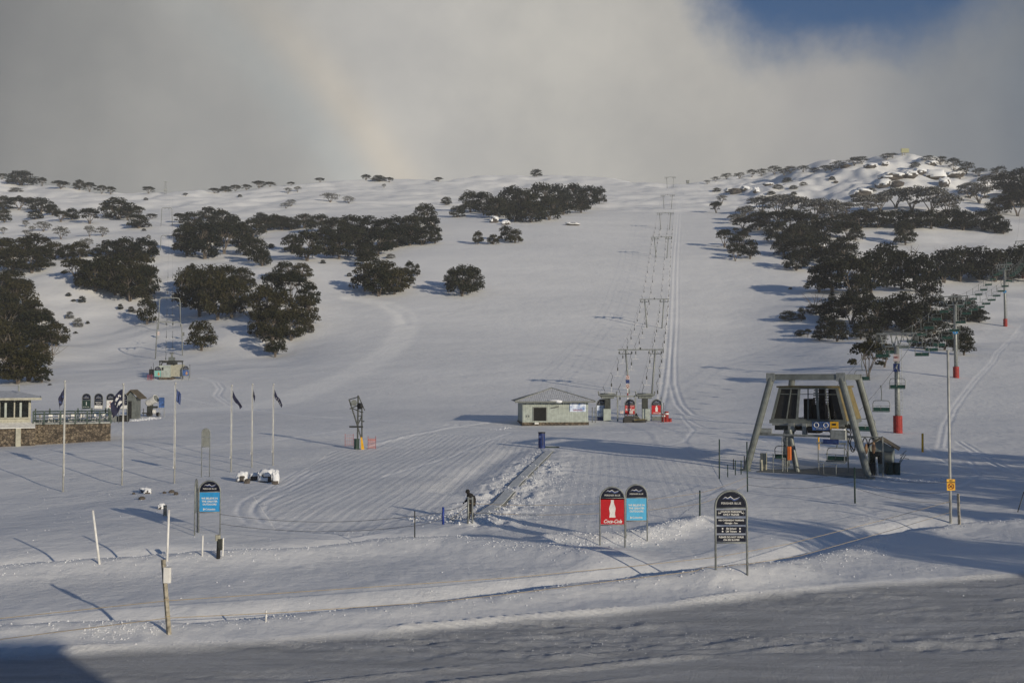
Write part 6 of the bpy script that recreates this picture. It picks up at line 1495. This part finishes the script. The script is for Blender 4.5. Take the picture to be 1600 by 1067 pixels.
CL = [  # phrase, kinds, leaf, [x, y base, height px, width px, ...]
 ('on the skyline at the far left', 'umb', 'leafdk', [(33,290,20,44),(66,291,12,14),(95,295,11,26),(124,297,14,18),(140,297,14,18),(159,303,12,16),(173,304,11,14),(232,302,10,19),(3,281,9,12)]),
 ('in the string on the skyline right of the small lift', 'umb', 'leafdk', [(335,302,7,18),(352,300,8,18),(368,298,9,18),(385,297,8,16),(405,294,10,22),(422,291,7,16),(500,284,6,16),(572,282,8,16),(592,284,9,22),(608,285,7,14),(685,284,6,14),(838,276,10,17),(455,289,5,12),(290,306,4,8)]),
 ('scattered on the white dome above the middle wood', 'thin', 'leaffr', [(450,303,9,12),(465,300,8,12),(516,316,13,28),(545,318,10,20),(455,322,9,17),(447,326,8,18),(600,294,6,7)]),
 ('in the thin upper row at the left edge', 'bush', 'leafdk', [(5,328,20,30),(30,328,18,36),(47,318,9,14),(65,332,20,36),(82,337,16,20),(7,348,20,18),(56,343,12,22)]),
 ('in the loose row left of the small lift', 'umb', 'leafdk', [(95,347,16,24),(112,344,17,22),(140,350,22,32),(177,318,9,13),(185,343,28,52),(215,340,16,22),(217,357,20,34),(237,342,7,18),(172,338,16,24),(199,345,20,22)]),
 ('frosted and small, above the left-hand wood', 'thin', 'leaffr', [(40,355,10,12),(68,362,14,26),(95,374,18,26),(140,370,16,18),(160,370,14,20),(42,370,10,16),(5,366,10,12),(135,388,14,22),(50,362,8,12)]),
 ('in the left-edge wood at mid height', 'bush', 'leaf', [(10,405,30,40),(35,400,26,34),(55,397,28,44),(20,425,34,44),(50,427,32,42),(85,405,24,30),(105,406,22,26),(125,404,24,30),(-8,415,40,40),(68,418,30,30)]),
 ('in the upper clump beside the small lift track', 'bush', 'leafdk', [(170,402,24,34),(195,403,28,40),(225,405,30,40),(239,402,24,16),(150,402,14,16),(205,409,24,36)]),
 ('in the big clump beside the small lift track', 'bush', 'leaf', [(120,441,34,46),(150,455,44,50),(180,461,46,50),(203,471,48,50),(228,466,46,36),(185,440,38,50),(222,440,40,40),(132,448,26,30),(160,437,34,44),(216,455,40,40)]),
 ('in the big dark wood at the left edge', 'bush', 'leaf', [(20,455,30,44),(8,470,38,40),(30,490,44,50),(50,502,30,40),(8,508,44,40),(38,470,30,30),(72,502,16,22),(20,530,50,60),(55,535,44,60),(88,541,34,36),(40,553,44,60),(8,562,46,50),(72,552,32,42),(15,590,44,50),(45,596,46,60),(28,600,40,50),(65,598,20,20),(-15,560,60,50),(60,575,36,40)]),
 ('right of the small lift, in the upper wood', 'bush', 'leafdk', [(281,349,14,22),(277,373,14,16),(300,356,22,34),(325,346,20,30),(345,356,26,36),(292,400,44,40),(320,405,50,50),(350,397,44,44),(375,387,36,40),(395,372,28,36),(415,362,22,30),(440,360,20,34),(303,385,32,40),(400,410,34,34),(385,400,30,30),(410,416,24,26),(335,380,30,40),(362,370,30,36)]),
 ('right of the small lift, in the lower wood', 'bush', 'leaf', [(290,480,54,36),(312,495,64,50),(340,500,66,48),(362,497,56,40),(355,452,34,44),(380,452,30,36),(302,457,38,40),(378,485,40,30),(330,470,50,50)]),
 ('in the tall dark clump above the flagpole trio', 'bush', 'leaf', [(445,440,28,34),(470,440,26,34),(425,470,40,40),(455,477,46,50),(482,482,38,34),(410,502,48,44),(440,512,50,50),(475,510,42,44),(402,527,38,28),(425,532,46,44),(455,532,40,40),(430,558,42,32),(418,548,36,26),(482,520,22,16)]),
 ('in the middle wood below the dome', 'bush', 'leafdk', [(408,350,16,24),(430,355,18,30),(455,360,18,28),(475,357,20,34),(500,362,24,36),(480,408,44,46),(456,395,26,30),(510,395,34,40),(530,405,36,40),(525,375,32,42),(550,372,32,44),(575,375,34,40),(600,374,30,40),(560,395,34,40),(590,400,36,42),(620,370,28,40),(640,370,30,36),(663,356,34,36),(673,366,26,30),(640,384,28,40),(660,383,24,34),(620,387,28,40),(680,381,18,20),(570,408,24,30),(545,385,30,40),(605,392,26,30)]),
 ('in the clump above the curved cat track', 'bush', 'leaf', [(575,417,22,36),(570,455,38,40),(592,463,44,46),(616,460,36,44),(630,450,28,34),(640,432,22,16),(652,432,18,9),(602,440,30,36)]),
 ('in the lone group left of the open slope', 'bush', 'leafdk', [(722,463,44,42),(706,450,26,24),(738,456,36,34)]),
 ('in the wood on the left rim of the open slope', 'bush', 'leafdk', [(697,321,12,16),(715,340,16,24),(735,332,30,34),(755,333,30,36),(775,341,30,36),(800,331,36,44),(820,336,34,44),(845,331,40,44),(870,329,36,40),(895,326,34,40),(918,326,32,34),(936,319,24,22),(830,348,28,44),(858,344,30,40),(805,347,24,30),(908,333,20,28),(880,336,28,34),(785,337,26,34)]),
 ('of four small ones left of the open slope', 'bush', 'leaf', [(747,382,19,16),(771,382,14,18),(790,377,22,22),(805,380,20,22)]),
 ('near the track right of the double T-bar', 'umb', 'leafdk', [(1119,333,16,20),(1132,387,26,27),(1150,393,24,26),(1172,405,28,26),(1149,408,19,22),(1149,366,9,11),(1166,372,14,16),(1160,385,22,22)]),
 ('frosted, at the upper right of the open slope', 'thin', 'leaffr', [(1128,318,12,18),(1105,288,6,10),(1118,284,7,14),(1330,402,20,16)]),
 ('in the pale upper wood on the right', 'umb', 'leaffr', [(1150,350,14,26),(1165,345,20,30),(1190,335,26,40),(1215,336,28,42),(1245,340,30,44),(1275,345,30,46),(1300,342,26,40),(1350,335,26,40),(1375,330,24,40),(1400,325,28,46),(1425,330,34,46),(1455,335,38,52),(1480,340,32,46),(1320,338,20,34),(1230,322,16,30),(1515,310,22,40),(1545,300,24,34),(1530,318,24,40)]),
 ('in the long dark wood on the right', 'bush', 'leafdk', [(1160,358,16,30),(1185,360,26,40),(1205,363,30,44),(1235,366,34,46),(1262,368,32,44),(1290,372,28,46),(1215,379,30,40),(1245,384,30,40),(1318,360,24,44),(1345,358,24,46),(1372,356,24,46),(1400,355,24,44),(1428,358,26,44),(1455,358,26,46),(1485,356,26,46),(1505,360,28,38),(1535,358,26,42),(1555,363,24,36),(1568,366,18,22),(1415,383,32,30),(1412,368,18,26),(1262,381,26,40),(1325,374,24,38),(1337,376,18,24),(1345,350,20,40)]),
 ('on the rocky right-hand skyline', 'thin', 'leafdk', [(1135,280,8,18),(1155,279,8,18),(1175,277,11,16),(1190,275,10,18),(1210,273,12,24),(1235,271,10,22),(1255,269,9,20),(1290,267,8,20),(1310,263,10,24),(1335,259,12,24),(1347,256,10,22),(1385,250,9,20),(1395,247,7,14),(1450,254,10,20),(1470,258,12,22),(1490,267,18,24),(1510,273,18,24),(1530,276,12,22),(1560,278,16,26),(1300,268,8,18),(1225,274,9,20),(1272,270,7,18),(1500,280,16,22)]),
 ('at the top right edge', 'bush', 'leafdk', [(1570,302,30,40),(1595,306,38,44),(1560,335,24,36),(1590,338,34,44),(1580,320,24,34),(1610,325,40,40)]),
 ('in the stepped clump right of the open slope', 'bush', 'leafdk', [(1225,400,30,34),(1244,423,30,38),(1262,408,34,42),(1285,407,34,44),(1310,417,34,46),(1320,400,28,40),(1290,425,22,30),(1240,402,24,30)]),
 ('in the darkest wood above the chairlift', 'bush', 'leafdk', [(1280,457,40,38),(1300,457,46,50),(1330,462,54,54),(1360,458,58,56),(1385,442,54,56),(1410,452,52,60),(1440,457,52,54),(1345,477,44,38),(1326,490,32,28),(1452,484,36,38),(1475,442,46,50),(1500,440,48,50),(1530,437,46,50),(1555,440,44,50),(1580,437,44,50),(1603,440,50,50),(1493,478,16,20),(1518,425,20,18),(1545,415,14,24)]),
 ('in the lower dark wood behind the chairs', 'bush', 'leafdk', [(1232,501,14,26),(1252,502,20,12),(1270,491,14,22),(1288,492,16,24),(1302,502,32,44),(1330,507,40,54),(1360,521,48,52),(1385,516,46,50),(1410,516,52,54),(1430,526,48,54),(1460,521,34,50),(1490,505,34,44),(1510,502,32,40),(1530,504,20,28),(1500,541,28,38),(1506,555,30,30),(1476,547,28,34),(1308,534,30,34),(1290,522,24,28),(1250,525,9,16),(1262,527,12,12),(1280,532,15,22),(1370,538,20,28),(1345,530,22,28),(1445,545,24,36)]),
 ('standing alone with visible stems behind the chairlift station', 'umb', 'leaf', [(1356,592,54,50),(1382,574,34,34)]),
 ('standing on open snow, small and bushy', 'bush', 'leaf', [(230,507,40,28),(315,548,42,42)]),
]
SHR = [(107,463,6,10),(128,473,10,14),(115,471,4,9),(109,498,11,14),(122,511,13,18),(188,484,9,10),(205,488,9,12),(137,506,5,7),(118,521,4,8),(78,602,4,8),(57,405,6,6),(176,403,5,8),(424,386,5,14),(423,388,7,9),(505,412,6,10),(546,432,6,10),(486,520,7,10),(225,361,4,8),(232,372,5,8),(60,425,5,8),(212,489,5,8),(420,455,6,8),(300,417,6,8),(1372,448,6,8),(1235,452,4,7),(1300,470,12,14),(1465,397,3,3),(1255,290,5,14),(1240,296,6,16),(1215,296,7,20),(1230,285,7,18),(1300,282,6,12),(1120,300,6,16),(1240,305,5,12),(1430,262,8,18),(1205,305,6,16),(1360,300,6,20),(1380,305,5,18),(1250,525,5,8),(610,404,7,18),(25,300,6,24),(30,308,3,6),(228,313,4,8),(375,308,4,8)]
def trees():
    rg = random.Random(3); n = 0
    for ci, (ph, kind, lf, L) in enumerate(CL):
        if kind == 'bush' and len(L) > 7:
            L = list(L); base = list(L)
            for a in base:
                if rg.random() < .0:
                    o = [c for c in base if c is not a and abs(c[0]-a[0]) < 42 and abs(c[1]-a[1]) < 22]
                    if o:
                        c = rg.choice(o); q = rg.uniform(.35, .65); L.append(tuple(a[i]*(1-q)+c[i]*q for i in range(3))+(min(a[3], c[3])*.9,))
        L2 = sorted(L, key=lambda q: q[0])
        for k, (x, y, h, w) in enumerate(L2):
            g = ground(x, y); s = g.y/F
            kd = kind if rg.random() < .9 else {'umb': 'bush', 'bush': 'umb', 'thin': 'thin'}[kind]
            if ci == len(CL)-2: kd = kind
            nv = {'umb': 5, 'bush': 5, 'thin': 3}[kd]; v = rg.randrange(nv)
            if len(L) == 1: lab = f'snow gum {ph}'
            elif len(L) == 2: lab = f'{["left","right"][k]} one of two snow gums {ph}'
            else: lab = f'snow gum {ph}, {ordi(k)} from left'
            t = thing('snow_gum', lab, 'tree', (g.x, g.y, g.z-.1), rg.random()*6.28, f'snow gums {ph}')
            sz = h*s/7.0; sx = w*s/8.6*1.27; t.scale = (sx, sx, sz*1.14)
            c = bpy.data.objects.new('crown', PROTO[(kd, v, lf)]); COL.objects.link(c); c.parent = t
            c = bpy.data.objects.new('trunk', PROTO[(kd, v)]); COL.objects.link(c); c.parent = t
            n += 1
    for k, (x, y, h, w) in enumerate(sorted(SHR)):
        g = ground(x, y); s = g.y/F; v = rg.randrange(5)
        t = thing('alpine_shrub', f'low shrub poking out of the snow, {ordi(k)} from the left', 'shrub', (g.x, g.y, g.z-.25), rg.random()*6.28, 'low shrubs in the snow')
        sx = w*s/8.4; t.scale = (sx, sx, h*s/6.0)
        c = bpy.data.objects.new('foliage', PROTO[('bush', v, 'leafdk' if k % 3 else 'leaffr')]); COL.objects.link(c); c.parent = t
    # bare branches
    for k, (x, y, h) in enumerate(((82, 545+10, 34), (1272, 480, 34), (1470, 398, 20), (1350+75, 400, 22), (1290, 440, 20))):
        g = ground(x, y); s = g.y/F; H = h*s; b = MB(); rr = random.Random(40+k)
        for q in range(9):
            a = rr.uniform(-.9, .9); e = Vector((math.sin(a)*H*.8, rr.uniform(-.3, .3)*H, H*math.cos(a)*rr.uniform(.6, 1))); m_ = e*.5+Vector((rr.uniform(-.1, .1)*H, 0, -.06*H))
            b.tube([(0, 0, -.2), m_, e], [.07, .05, .02], 5); e2 = m_+Vector((rr.uniform(-.4, .4)*H, 0, rr.uniform(.1, .4)*H)); b.tube([m_, e2], [.035, .015], 4)
        tag(b.build('dead_tree', 'bark', None, loc=g), ['bare forked branches right of the big left-edge wood', 'bare grey bush below the darkest wood', 'bare twigs above the darkest wood', 'leafless stems beside the lone tree on the right', 'bare stems left of the darkest wood'][k], 'tree', 'leafless trees')
    # shade trees beyond the right edge of the view
    for k, (X, Y, h, w) in enumerate(((47,22,11.5,11),(49,62,9,9),(60,82,12,10),(47,42,7.5,8),(50,52,10.5,11),(58,60,11,12),(56,72,9,9))):
        kd, v = ('bush', k % 5); t = thing('snow_gum', f'snow gum beside the road beyond the station, {ordi(k)} of the shade trees', 'tree', (X, Y, gz(X, Y)-.2), k*1.3, 'shade trees right of the view')
        t.scale = (w/8.6, w/8.6, h/7)
        c = bpy.data.objects.new('crown', PROTO[(kd, v, 'leaf')]); COL.objects.link(c); c.parent = t
        c = bpy.data.objects.new('trunk', PROTO[(kd, v)]); COL.objects.link(c); c.parent = t
def ridge_items():
    g = ground(1414, 243); s = g.y/F; t = thing('ridge_lookout', 'small yellow-green board on stilts on the rocky summit', 'lookout', g, 0)
    b = MB(); b.box((0, 0, 7.5*s), (12*s, 1.2, 6.5*s)); b.build('board', 'lime', t); b = MB()
    for x in (-4, 0): b.bar((x*s, 0, -.5), (x*s, 0, 5*s), .3)
    b.build('stilts', 'wood', t)
    g = ground(1074.5, 284); s = g.y/F; t = thing('ridge_hut', 'tiny dark hut on the skyline right of the top tower', 'hut', g, 0)
    b = MB(); b.box((0, 0, 3*s), (4*s, 2, 4*s)); b.build('wall', 'board', t); b = MB(); b.box((0, 0, 5.3*s), (5*s, 2.4, .8*s)); b.build('roof', 'galv', t)
# ---------------------------------------------------------------- build
import time as _t
_t0 = _t.time()
setup_mats(); setup_view()
build_terrain(snow_ground_mat())
setup_trees(); trees(); rocks(); ridge_items()
build_signs(); build_posts(); build_ropes()
tbar_line(); left_lift(); chairlift()
ticket_hut(); left_building(); snow_gun(); light_tower(); conveyor(); person(); off_frame()
haze(HAZE)
print('script', round(_t.time()-_t0, 1), 's')
